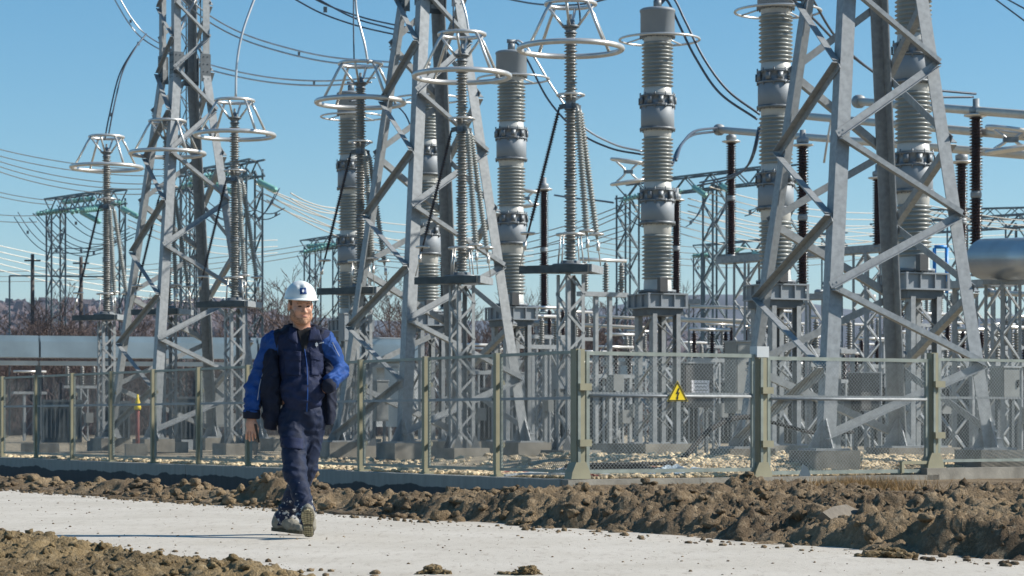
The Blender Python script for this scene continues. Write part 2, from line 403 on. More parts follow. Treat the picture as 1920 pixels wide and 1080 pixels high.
vs = np.concatenate([np.arange(-9.4, -6.0, 0.026), np.arange(-6.0, -5.5, 0.045), np.arange(-5.5, 0.0, 0.065), np.arange(0.0, 14, 0.12)])
struct(obj('soil_verge', grid_mesh('soil_verge', us, vs, soil_z, lambda U, V: ~((U > 0.1) & (V > -0.05))), 'soil'))

# soil in front of the road, bottom left
def near_z(U, V):
    edge = -13.1 + 0.45 * (fbm(U * 0.7, V * 0 + 9, 3, 15) - 0.5)
    U0, V0 = U, V; w_ = fbm(U * 5, V * 5, 3, 94) - .5; U = U + .22 * w_; V = V + .2 * (fbm(U * 5, V * 5 + 30, 3, 95) - .5)
    d = edge - V
    cl = 0.035 * lumps(U * 2.6, V * 2.6, 71) + 0.035 * lumps(U * 6 + 3, V * 6, 72) + 0.025 * lumps(U * 13, V * 13, 73)
    hp = 0.075 * np.exp(-(((U + 14.4) / 0.5) ** 2 + ((V + 13.45) / 0.3) ** 2)) + 0.03 * np.exp(-(((U + 16) / 1.3) ** 2 + ((V + 13.6) / 0.4) ** 2))
    z = (hp + cl + 0.04 * (fbm(U * 1.2, V * 1.2, 3, 75) - 0.4)) * sstep(0, 0.35, d) - 0.03 + ((fbm(U0 * 8, V0 * 8, 5, 77, 0.66) - 0.5) * 0.12 + np.abs(fbm(U0 * 25, V0 * 25, 3, 78, .65) - .5) * .07 - .015) * sstep(0, 0.15, d)
    return np.where(d < 0, -0.06, z)
us = np.concatenate([np.arange(-34, -23, 0.08), np.arange(-23, -9, 0.024), np.arange(-9, 40, 0.2)])
vs = np.concatenate([np.arange(-24, -16, 0.1), np.arange(-16, -12.6, 0.024)])
struct(obj('soil_foreground', grid_mesh('soil_foreground', us, vs, near_z), 'soil_near'))

# loose clods lying on the soil and crumbs on the road: nobody could count them
def scatter(n, u0, u1, v0, v1, zf, smin, smax, pw=2.2):
    U = rng.uniform(u0, u1, n); V = rng.uniform(v0, v1, n); s = smin + (smax - smin) * rng.random(n) ** pw
    Z = zf(U, V) + s * 0.25
    return np.stack([ORG.x + A2.x * U + B2.x * V, ORG.y + A2.y * U + B2.y * V, Z], -1), s
I2 = ico2(); I1 = ico()
c1, s1 = scatter(5200, -24, 4, -9.0, -4.0, soil_z, 0.008, 0.055, 3)
c2, s2 = scatter(900, -12, 30, -9.0, -8.1, soil_z, 0.01, 0.08, 2.5)
struct(obj('soil_clods', rocks('soil_clods', np.concatenate([c1, c2]), np.concatenate([s1, s2]), I2, 0.7, 0.42, True), 'soil'), 'stuff')
c1, s1 = scatter(4200, -23, -9, -15.5, -13.0, near_z, 0.004, 0.035, 3)
struct(obj('foreground_clods', rocks('foreground_clods', c1, s1, I2, 0.7, 0.42, True), 'soil_near'), 'stuff')
c1, s1 = scatter(3000, -22, 20, -12.9, -9.0, road_z, 0.002, 0.011, 6)
c2, s2 = scatter(1500, -22, 20, -9.45, -8.9, road_z, 0.003, 0.035, 4)
c3, s3 = scatter(500, -22, -6, -13.2, -12.8, road_z, 0.003, 0.028, 4)
struct(obj('road_crumbs', rocks('road_crumbs', np.concatenate([c1, c2, c3]), np.concatenate([s1, s2, s3]), I1, 0.6, 0.25, True), 'soil'), 'stuff')
for px, py, sz, lb in ((1665, 1044, 0.10, 'brown lump of dried mud on the road near the big spoil heap'), (812, 1076, 0.07, 'small mud lump on the road at the bottom edge left of the middle'),
                       (985, 1078, 0.075, 'mud lump with light crust on the road at the bottom edge in the middle'), (448, 965, 0.04, 'single pale stone lying on the road left of the walking man')):
    D = F * CH / (py - HZ); p = P(px, py, D); n_ = 60
    cc = np.array([(p.x + a_ * sz * 0.6, D + rng.normal() * sz * 0.45, sz * (0.05 + 0.55 * rng.random() * math.exp(-a_ * a_))) for a_ in rng.normal(0, 1, n_)]); ss = sz * (0.08 + 0.40 * rng.random(n_) ** 2.2)
    if sz < 0.05: cc = cc[:1]; ss = ss[:1]
    tag(obj('mud_lump', rocks('mud_lump', cc, ss, I2, 0.6, 0.42, False), 'soil_near' if sz > 0.05 else 'stone'), lb, 'mud')

# stones of the yard near the gates
def bed(U, V): return -.055 + .23 * sstep(.25, 2.4, U) * sstep(12, 8, U) * sstep(1.6, 3.6, V) + .05 * (fbm(U * 1.5, V * 1.5, 3, 81) - .5) * sstep(.2, .8, U)
def flat_z(U, V): return np.maximum(bed(U, V), -.035)
struct(obj('gravel_bed', grid_mesh('gravel_bed', np.arange(.17, 12.5, .12), np.arange(.3, 16, .12), bed), 'gravel'))
cs = []; ss = []
for n, u0, u1, v0, v1 in ((9500, 0.22, 4.5, 0.3, 9.8), (3600, 0.3, 26, 0.3, 1.6), (2600, 5, 22, 1.5, 12)):
    c, s = scatter(n, u0, u1, v0, v1, flat_z, 0.02, 0.075, 1.4); cs.append(c); ss.append(s)
struct(obj('yard_stones', rocks('yard_stones', np.concatenate(cs), np.concatenate(ss), I1, 0.65, 0.25), 'stone'), 'stuff')

# hills
def hill(name, m, x0, x1, y0, y1, nx, ny, crest):
    xs = np.linspace(x0, x1, nx); ys = np.linspace(y0, y1, ny); X, Y = np.meshgrid(xs, ys, indexing='ij')
    t = (Y - y0) / (y1 - y0); Z = -2 + crest(X) * np.sin(np.clip(t, 0, 1) * math.pi * 0.9) + 5 * (fbm(X * 0.02, Y * 0.02, 4, 8) - 0.5) * t
    i = np.arange(nx * ny).reshape(nx, ny); q = np.stack([i[:-1, :-1], i[1:, :-1], i[1:, 1:], i[:-1, 1:]], -1).reshape(-1, 4)
    struct(obj(name, np_mesh(name, np.stack([X, Y, Z], -1).reshape(-1, 3), q), m))
HILL1 = (lambda X: 26 + 38 * sstep(-20, -180, X) + 26 * np.exp(-((X - 70) / 45) ** 2) + 14 * np.exp(-((X - 330) / 120) ** 2) + 6 * (fbm(X * 0.006, X * 0, 3, 4) - 0.5))
hill('hills', 'hill_wood', -1100, 1100, 850, 1900, 220, 60, HILL1)
hill('far_hills', 'hill_far', -2000, 2000, 1950, 2700, 160, 30,
     lambda X: 102 + 26 * np.exp(-((X - 190) / 130) ** 2) + 18 * (fbm(X * 0.003, X * 0, 3, 14) - 0.5))

# woods on the near hills, one mass
n_ = 9000; X_ = rng.uniform(-420, 420, n_); Y_ = rng.uniform(900, 1450, n_)
def hz_(X, Y): t = (Y - 850) / 1050; return -2 + HILL1(X) * np.sin(np.clip(t, 0, 1) * math.pi * 0.9)
struct(obj('hill_crowns', rocks('hill_crowns', np.stack([X_, Y_, hz_(X_, Y_) + 2], -1), rng.uniform(2.2, 4.6, n_), I1, 1.3, 0.35), 'hill_wood'), 'stuff')

# the air between here and the hills
m_ = MB(); m_.box((0, 1350, 68.8), (4400, 2850, 142.4)); hz = m_.build('haze', None); struct(hz, 'stuff')
hm = bpy.data.materials.new('haze_air'); hm.use_nodes = True; hn = hm.node_tree.nodes; hn.remove(hn['Principled BSDF'])
pv = hn.new('ShaderNodeVolumePrincipled'); pv.inputs['Color'].default_value = (0.62, 0.78, 1.0, 1); pv.inputs['Density'].default_value = 0.00012; pv.inputs['Anisotropy'].default_value = 0.2
hm.node_tree.links.new(pv.outputs[0], hn['Material Output'].inputs['Volume']); hz.data.materials.append(hm)
# ------------------------------------------------------------------ bare trees beyond the yard
def bare_tree(h, seed):
    r = random.Random(seed); trunk = MB(); crown = MB()
    def grow(p, d, L, rad, lev):
        n = 3 if lev < 3 else 2; pts = [p]; q = p
        for i in range(n):
            d = (d + Vector((r.gauss(0, .13), r.gauss(0, .13), r.gauss(0.05, .06)))).normalized(); q = q + d * (L / n); pts.append(q)
        rs = [rad * (1 - 0.45 * i / n) for i in range(n + 1)]
        (trunk if lev == 0 else crown).tube(pts, rs, 5 if lev == 0 else 3, caps=False)
        if lev >= 5: return
        k = {0: 5, 1: 4, 2: 3, 3: 3, 4: 3}[lev]
        for j in range(k):
            t = r.uniform(0.35 if lev else 0.25, 1.0); idx = min(n - 1, int(t * n)); b = pts[idx].lerp(pts[idx + 1], t * n - idx)
            az = r.uniform(0, 6.28); sp = r.uniform(0.35, 0.85)
            side = Vector((math.cos(az), math.sin(az), r.uniform(-.1, .3)))
            nd = (d * (1 - sp * .5) + side * sp).normalized()
            grow(b, nd, L * r.uniform(.52, .74), max(.017, rad * (0.52 if lev else 0.55)), lev + 1)
    d = Vector((r.gauss(0, .05), r.gauss(0, .05), 1)).normalized()
    grow(Vector((0, 0, -0.1)), d, h * 0.5, h * 0.013, 0)
    return trunk.mesh('trunk', True), crown.mesh('crown', True)
tvars = [bare_tree(9.5, 100 + i) for i in range(5)]
def tree(loc, k, sc, label, group):
    t = thing('bare_tree', label, 'tree', loc, random.uniform(0, 6.28), group); t.scale = (sc, sc, sc * random.uniform(.9, 1.1))
    obj('trunk', tvars[k][0], 'bark', t); obj('crown', tvars[k][1], 'twig', t); return t
spots = []
for i in range(84):
    px = -30 + i * 14.6 + random.uniform(-9, 9); D = random.uniform(128, 175); spots.append((px, D, random.uniform(.72, 1.05)))
for px, D, sc in spots:
    p = P(px, 0, D); tree((p.x, D, -0.05), random.randrange(5), sc * (0.8 if 180 < px < 480 else 1.0), ('leafless brown tree in the belt behind the left arresters' if px < 480 else 'leafless brown tree in the belt behind the man' if px < 690 else 'leafless brown tree in the belt behind the middle tower'), 'leafless trees behind the yard')
for px, D in ((1270, 230), (1310, 240), (1350, 220), (1440, 230), (1500, 215), (1560, 230), (1610, 210), (1660, 225), (1720, 215)):
    p = P(px, 0, D); tree((p.x, D, -0.05), random.randrange(5), random.uniform(.85, 1.0), 'leafless far tree beyond the portal gantries on the right', 'leafless trees far on the right')
p = P(1125, 0, 105); tree((p.x, 105, -0.05), 2, 0.62, 'reddish leafless small tree between the arrester and the pole column', 'leafless trees behind the yard')['group'] = 'single small tree'
# scrub under the trees
n = 26000; X = rng.uniform(-42, 30, n); Y = rng.uniform(140, 190, n); H = rng.uniform(1.2, 4.2, n) * (0.6 + 0.8 * fbm(X * 0.2, Y * 0.2, 2, 3))
lean = rng.normal(0, 0.22, (n, 2)); w = rng.uniform(0.012, 0.03, n)
b0 = np.stack([X - w, Y, np.full(n, -0.05)], -1); b1 = np.stack([X + w, Y + w, np.full(n, -0.05)], -1); tp = np.stack([X + lean[:, 0] * H, Y + lean[:, 1] * H, H], -1)
b2 = np.stack([X, Y - w * 1.6, np.full(n, -0.05)], -1)
co = np.stack([b0, b1, b2, tp], 1).reshape(-1, 3); o4 = (np.arange(n) * 4)[:, None, None]
q = (np.array([(0, 1, 3), (1, 2, 3), (2, 0, 3)])[None] + o4).reshape(-1, 3)
struct(obj('scrub', np_mesh('scrub', co, q, False), 'twig'), 'stuff')

# ------------------------------------------------------------------ concrete wall, kerbs
def wall_mat():
    m = bpy.data.materials.new('wall_bitumen'); m.use_nodes = True
    n = m.node_tree.nodes; l = m.node_tree.links; b = n['Principled BSDF']; b.inputs['Roughness'].default_value = 0.8
    tc = n.new('ShaderNodeTexCoord'); sx = n.new('ShaderNodeSeparateXYZ'); l.new(tc.outputs['Object'], sx.inputs[0])
    nz = n.new('ShaderNodeTexNoise'); nz.inputs['Scale'].default_value = 1.3; nz.inputs['Detail'].default_value = 7; l.new(tc.outputs['Object'], nz.inputs['Vector'])
    ma = n.new('ShaderNodeMath'); ma.operation = 'MULTIPLY_ADD'; ma.inputs[1].default_value = 0.28; l.new(nz.outputs['Fac'], ma.inputs[0]); l.new(sx.outputs['Z'], ma.inputs[2])
    r = n.new('ShaderNodeValToRGB'); r.color_ramp.elements[0].position = 0.5; r.color_ramp.elements[1].position = 0.515
    r.color_ramp.elements[0].color = (0, 0, 0, 1); r.color_ramp.elements[1].color = (1, 1, 1, 1)
    ad = n.new('ShaderNodeMath'); ad.operation = 'ADD'; ad.inputs[1].default_value = 0.59; l.new(ma.outputs[0], ad.inputs[0]); l.new(ad.outputs[0], r.inputs[0])
    n2 = n.new('ShaderNodeTexNoise'); n2.inputs['Scale'].default_value = 3; n2.inputs['Detail'].default_value = 8
    mp = n.new('ShaderNodeMapping'); mp.inputs['Scale'].default_value = (3, 3, 0.5); l.new(tc.outputs['Object'], mp.inputs[0]); l.new(mp.outputs[0], n2.inputs['Vector'])
    c1 = n.new('ShaderNodeValToRGB'); c1.color_ramp.elements[0].color = (0.20, 0.205, 0.185, 1); c1.color_ramp.elements[1].color = (0.36, 0.36, 0.33, 1); l.new(n2.outputs['Fac'], c1.inputs[0])
    c0 = n.new('ShaderNodeValToRGB'); c0.color_ramp.elements[0].color = (0.018, 0.022, 0.025, 1); c0.color_ramp.elements[1].color = (0.06, 0.07, 0.072, 1); l.new(n2.outputs['Fac'], c0.inputs[0])
    mx = n.new('ShaderNodeMix'); mx.data_type = 'RGBA'; l.new(r.outputs[0], mx.inputs['Factor']); l.new(c0.outputs[0], mx.inputs['A']); l.new(c1.outputs[0], mx.inputs['B'])
    l.new(mx.outputs['Result'], b.inputs['Base Color']); MATS['wall_bitumen'] = m
wall_mat()
w = thing('concrete_wall', 'low concrete wall under the long mesh fence, its foot coated black', 'wall')
pw = 0.0; k = 0
lens = [6.9, 6.6, 7.0, 6.8, 7.2, 7.0]
for L in lens:
    m_ = MB(); a = UV(pw + 0.004, -0.14 + 0.004 * (k % 2), -0.62); b = UV(pw + L - 0.006, -0.14 + 0.004 * (k % 2), -0.62)
    m_.beam(a, b, 0.34, 1.18 + (0.02 if k % 2 else 0)); m_.build('wall_section', 'wall_bitumen', w); pw += L; k += 1
kb = thing('gate_threshold', 'flat concrete threshold strip under the two gates', 'kerb')
for i in range(3):
    m_ = MB(); m_.beam(UV(-0.02, -0.28 + i * 2.32, -0.14 - 0.002 * i), UV(-0.02, -0.28 + i * 2.32 + 2.31, -0.14 - 0.002 * i), 0.34, 0.22); m_.build('slab', 'concrete', kb)
kr = thing('concrete_kerb', 'raised concrete kerb under the fence at the right edge', 'kerb')
for i in range(3):
    m_ = MB(); m_.beam(UV(-0.03, 6.42 + i * 3.0, -0.13), UV(-0.03, 6.42 + i * 3.0 + 2.99, -0.13), 0.32, 0.40); m_.build('kerb_block', 'concrete', kr)

# ------------------------------------------------------------------ fences and gates
def diamond_mesh(w, h, pitch=0.055, r=0.0028):
    """woven wire of a panel w x h, panel in local XZ with origin at its lower left corner"""
    m = MB(); n = int((w + h) / pitch)
    for i in range(1, n):
        c = i * pitch
        for sgn in (1, -1):
            # line x + z = c  (sgn 1)  or (w - x) + z = c
            x0 = min(c, w); z0 = c - x0; z1 = min(c, h); x1 = c - z1
            if abs(x0 - x1) < 0.01: continue
            if sgn < 0: x0 = w - x0; x1 = w - x1
            p = Vector((x0, sgn * r * 0.8, z0)); q = Vector((x1, sgn * r * 0.8, z1)); d = (q - p).normalized(); s_ = Vector((0, 1, 0)); t_ = d.cross(s_)
            o = [s_ * r, (s_ * -0.5 + t_ * 0.87) * r, (s_ * -0.5 - t_ * 0.87) * r]
            m.add([p + e for e in o] + [q + e for e in o], [(0, 1, 4, 3), (1, 2, 5, 4), (2, 0, 3, 5)])
    return m.mesh('wire_mesh')
PITCH = 2.26; PZ0 = 0.06; PZ1 = 1.84
rot_a = Matrix.Rotation(math.atan2(A2.y, A2.x), 3, 'Z')
def frame_panel(w, z0, z1, parent, mesh, s=0.045, t=0.035, midz=1.15, mm='fence_frame'):
    """a framed mesh panel along local +X from the parent's origin"""
    m = MB()
    m.box((w / 2, 0, z1 - s / 2), (w, t, s)); m.box((w / 2, 0, z0 + s / 2), (w, t, s))
    m.box((s / 2, 0, (z0 + z1) / 2), (s, t * .94, z1 - z0 - 2 * s)); m.box((w - s / 2, 0, (z0 + z1) / 2), (s, t * .94, z1 - z0 - 2 * s))
    f = m.build('panel_frame', mm, parent)
    m = MB(); m.box((w / 2, 0.02, midz), (w - 2 * s, 0.03, 0.04)); m.build('mid_rail', 'galv', f)
    k = obj('wire_mesh', mesh, 'mesh_wire', f); k.location = (s, 0, z0 + s)
    return f
fen = thing('mesh_fence', 'long grey green mesh fence on the low wall, receding to the left', 'fence', UV(0, 0), math.atan2(A2.y, A2.x))
pm = diamond_mesh(PITCH - 0.09 - 0.16, PZ1 - PZ0 - 0.09)
for i in range(15):
    f = frame_panel(PITCH - 0.16, PZ0, PZ1, fen, pm); f.location = (i * PITCH + 0.08, 0.0, 0)
for i in range(1, 16):
    m = MB(); m.box((i * PITCH, 0.012, (PZ1 + 0.01) / 2 - 0.015), (0.075, 0.09, PZ1 + 0.05)); m.box((i * PITCH, 0, -0.015), (0.16, 0.2, 0.03))
    po = m.build('post', 'olive', fen)
    for z in (0.45, 1.4): m = MB(); m.box((i * PITCH, -0.052, z), (0.19, 0.03, 0.07)); m.build('clamp', 'olive', po)
def gate_post(v, z0, ztop, name_label, w=0.13, cap=False, foot=True):
    t = thing('gate_post', name_label, 'post', UV(0, v, 0), THETA)
    m = MB(); m.box((0, 0, (z0 + ztop) / 2), (w, w, ztop - z0)); m.build('post', 'olive', t)
    m = MB(); m.box((-w * .2, -w / 2 - .012, (z0 + ztop) / 2), (w * .3, .02, ztop - z0 - .02)); m.build('stop_strip', 'fence_frame', t)
    if foot:
        m = MB(); m.prism([(-0.17, z0), (0.17, z0), (0.15, z0 + 0.10), (0.085, z0 + 0.24), (-0.085, z0 + 0.24), (-0.15, z0 + 0.10)], w + .05); m.build('base_shoe', 'olive', t)
    for z in (z0 + 0.52, z0 + 1.33):
        m = MB(); m.box((0.05, -w / 2 - .04, z), (0.20, .07, .10)); m.build('clamp', 'olive', t)
    if cap:
        m = MB(); m.box((0, 0.01, ztop + .085), (w * 1.5, w * 1.2, .165)); m.build('cap', 'pale_panel', t)
    return t
gate_post(0.0, -0.02, 1.86, 'olive corner post where the long fence meets the gate with the warning sign', 0.15)
gate_post(3.28, -0.05, 1.78, 'olive gate post between the two gates with a pale cap', 0.15, True)
gate_post(6.69, 0.07, 1.90, 'olive gate post standing on the raised kerb', 0.13)
def gate(v0, v1, z0, z1, label, mid, step=False):
    w = v1 - v0; t = thing('gate', label, 'gate', UV(-0.015, v0, 0), THETA)
    f = frame_panel(w, z0, z1, t, diamond_mesh(w - 0.11, z1 - z0 - 0.11, 0.062, 0.0029), 0.055, 0.045, mid)
    m = MB(); m.tube([(0.05, -0.025, mid - .035), (w - 0.05, -0.025, mid - .035)], 0.022, 8); m.build('brace_bar', 'galv', t, True)
    if step:
        m = MB(); m.box((w - 0.28, -0.03, z0 + 0.16), (0.56, 0.05, 0.05)); m.box((w - 0.55, -0.032, z0 + 0.085), (0.05, 0.05, 0.17)); m.build('step_frame', 'olive', t)
    return t
gate(0.13, 3.16, 0.055, 1.83, 'wide mesh gate carrying the yellow warning triangle', 1.22)
gate(3.40, 6.58, 0.0, 1.80, 'wide mesh gate in front of the big lattice tower with stepped lower corner', 1.19, True)
rf = thing('mesh_fence', 'mesh fence on the raised kerb at the right edge', 'fence', UV(0, 6.8), THETA)
pm2 = diamond_mesh(2.7 - 0.09, 1.66 - 0.09, 0.062, 0.0029)
for i in range(3):
    f = frame_panel(2.7, 0.16, 1.88 - 0.06, rf, pm2, midz=1.19); f.location = (i * 2.85, 0, 0)
    if i:
        m = MB(); m.box((i * 2.85 - 0.075, 0.01, 0.98), (0.1, 0.1, 1.82)); m.build('post', 'olive', rf)
# warning sign on the gate
def tri(s): return [(-s / 2, -s * .2887), (s / 2, -s * .2887), (0, s * .577)]
g = UV(0, 0); t_v = 1.72
ws = thing('warning_sign', 'yellow triangular high voltage warning sign with black lightning bolt on the gate', 'sign', UV(-0.10, t_v - .03, 1.21), R(24))
MB().prism(tri(0.355), 0.006).build('plate', 'sign_yellow', ws)
s0, s1 = 0.335, 0.285; o_ = tri(s0); i_ = tri(s1)
m = MB(); vs_ = [Vector((x, -0.0045, z)) for x, z in o_ + i_]; vs_ += [p + Vector((0, -0.003, 0)) for p in vs_]
m.add(vs_, [(6 + k, 6 + (k + 1) % 3, 9 + (k + 1) % 3, 9 + k) for k in range(3)] + [(k, (k + 1) % 3, 6 + (k + 1) % 3, 6 + k) for k in range(3)]); m.build('border', 'black', ws)
MB().prism([(0.012, 0.10), (-0.030, 0.012), (0.000, 0.018), (-0.016, -0.042), (-0.028, -0.038), (-0.004, -0.078), (0.014, -0.034), (0.001, -0.040), (0.034, 0.040), (0.006, 0.034), (0.032, 0.098)], 0.004, at=(0, -0.006, -0.006)).build('lightning_bolt', 'black', ws)
# ------------------------------------------------------------------ lattice towers (local X = along the gates, local Y = away along the fence)
def make_tower(loc, label):
    t = thing('lattice_tower', label, 'tower', loc, R(20), 'big lattice towers')
    h0, h1, zb, zt = 1.615, 0.52, 0.36, 10.4
    def half(z): return h0 + (h1 - h0) * min(1, (z - zb) / (zt - zb))
    corners = [(-1, 1), (-1, -1), (1, -1), (1, 1)]     # left, front, right, back as seen from the road
    def node(c, z): s = half(z); return Vector((c[0] * s, c[1] * s, z))
    for c in corners:
        dx = Vector((-c[0], 0, 0)); dy = Vector((0, -c[1], 0))
        m = MB(); m.angle(node(c, zb), node(c, zt), dx, dy, 0.235, 0.024); m.angle(node(c, zt + .003), node(c, 17), dx, dy, 0.2, 0.022)
        lg = m.build('leg', 'galv', t)
        m = MB(); q = node(c, zt)
        m.box(q + dx * 0.13 - dy * 0.014, (0.30, 0.02, 0.75)); m.box(q + dy * 0.13 - dx * 0.014, (0.02, 0.30, 0.75))
        for i in range(4):
            for s_ in (0.06, 0.18):
                m.lathe([(0.016, 0), (0.016, 0.02)], 6, q + dx * s_ - dy * 0.024 + Vector((0, 0, -.3 + i * .2)), -dy)
                m.lathe([(0.016, 0), (0.016, 0.02)], 6, q + dy * s_ - dx * 0.024 + Vector((0, 0, -.3 + i * .2)), -dx)
        m.build('splice_plate', 'galv_dark', lg)
        b = node(c, zb)
        m = MB(); m.box(b + Vector((0, 0, 0.0)) + (dx + dy) * 0.08, (0.62, 0.62, 0.035))
        m.prism([(-.30, .02), (.30, .02), (.05, .50), (-.05, .50)], 0.022, at=b + (dx + dy) * 0.1 + Vector((0, 0, 0.0)))
        m.prism([(-.30, .02), (.30, .02), (.05, .50), (-.05, .50)], 0.022, Matrix.Rotation(R(90), 3, 'Z'), b + (dx + dy) * 0.1)
        m.build('foot_plate', 'galv', lg)
        m = MB(); m.box(b + Vector((0, 0, -0.19)) + (dx + dy) * 0.08, (0.85, 0.85, 0.345)); m.build('footing', 'concrete', t)
    zs = [0.50, 1.70, 2.95, 4.20, 5.45, 6.75, 8.0, 9.2, 10.3, 11.2, 12.1, 13.0, 13.9, 14.8, 15.7, 16.6]
    for k in range(4):
        ca, cb = corners[k], corners[(k + 1) % 4]
        nrm = Vector(((ca[0] + cb[0]) / 2, (ca[1] + cb[1]) / 2, 0)).normalized()
        for i in range(len(zs) - 1):
            lo, hi = zs[i], zs[i + 1]
            pa, pb = (node(ca, lo), node(cb, hi)) if i % 2 == 0 else (node(cb, lo), node(ca, hi))
            d = (pb - pa).normalized(); pa = pa + d * 0.03; pb = pb - d * 0.03
            off = nrm * (0.012 if i % 2 else 0.016)
            side = d.cross(nrm).normalized()
            if (side.z > 0) == (k == 0): side = -side
            w_ = 0.125 if lo < 10 else 0.09
            m = MB(); m.angle(pa + off, pb + off, side, nrm, w_, 0.014); 
            for e, q0 in ((1, pa), (-1, pb)):
                for j in (.06, .14): m.lathe([(.017, 0), (.017, .022)], 6, q0 + d * e * j + off + side * w_ * .5, nrm)
            br = m.build('brace', 'galv', t)
    return t
TOWERS = [((5.96, 41.0, 0), 'near lattice tower of angle steel just behind the gates'),
          ((6.01 - .515 * 15.2, 41 + .857 * 15.2, 0), 'lattice tower standing in the middle, behind the tall single poles'),
          ((6.01 - .515 * 29.0, 41 + .857 * 29.0, 0), 'farthest lattice tower on the left with bolted splices at its waist')]
tw = make_tower(*TOWERS[0])
for loc, lb in TOWERS[1:]: dup(tw, loc, THETA, lb)

def lattice_column(s, z0, z1, step, leg_w=0.06, br_w=0.04, n_faces=(0, 1, 2, 3), t=0.008):
    """returns (legs, braces) MB lists for a square lattice column centred on the origin"""
    legs = []; braces = MB(); C = [(-1, 1), (-1, -1), (1, -1), (1, 1)]
    for c in C:
        legs.append(MB().angle((c[0] * s / 2, c[1] * s / 2, z0), (c[0] * s / 2, c[1] * s / 2, z1), (-c[0], 0, 0), (0, -c[1], 0), leg_w, t))
    n = max(1, int(round((z1 - z0) / step))); p = (z1 - z0) / n
    for k in n_faces:
        a, b = C[k], C[(k + 1) % 4]; nrm = Vector(((a[0] + b[0]) / 2, (a[1] + b[1]) / 2, 0)).normalized()
        for i in range(n):
            lo, hi = z0 + i * p, z0 + (i + 1) * p
            pa, pb = ((a[0], a[1], lo), (b[0], b[1], hi)) if (i + k) % 2 == 0 else ((b[0], b[1], lo), (a[0], a[1], hi))
            pa = Vector((pa[0] * s / 2, pa[1] * s / 2, pa[2])); pb = Vector((pb[0] * s / 2, pb[1] * s / 2, pb[2]))
            braces.beam(pa + nrm * 0.006, pb + nrm * 0.006, 0.008, br_w, nrm.cross(pb - pa))
    return legs, braces

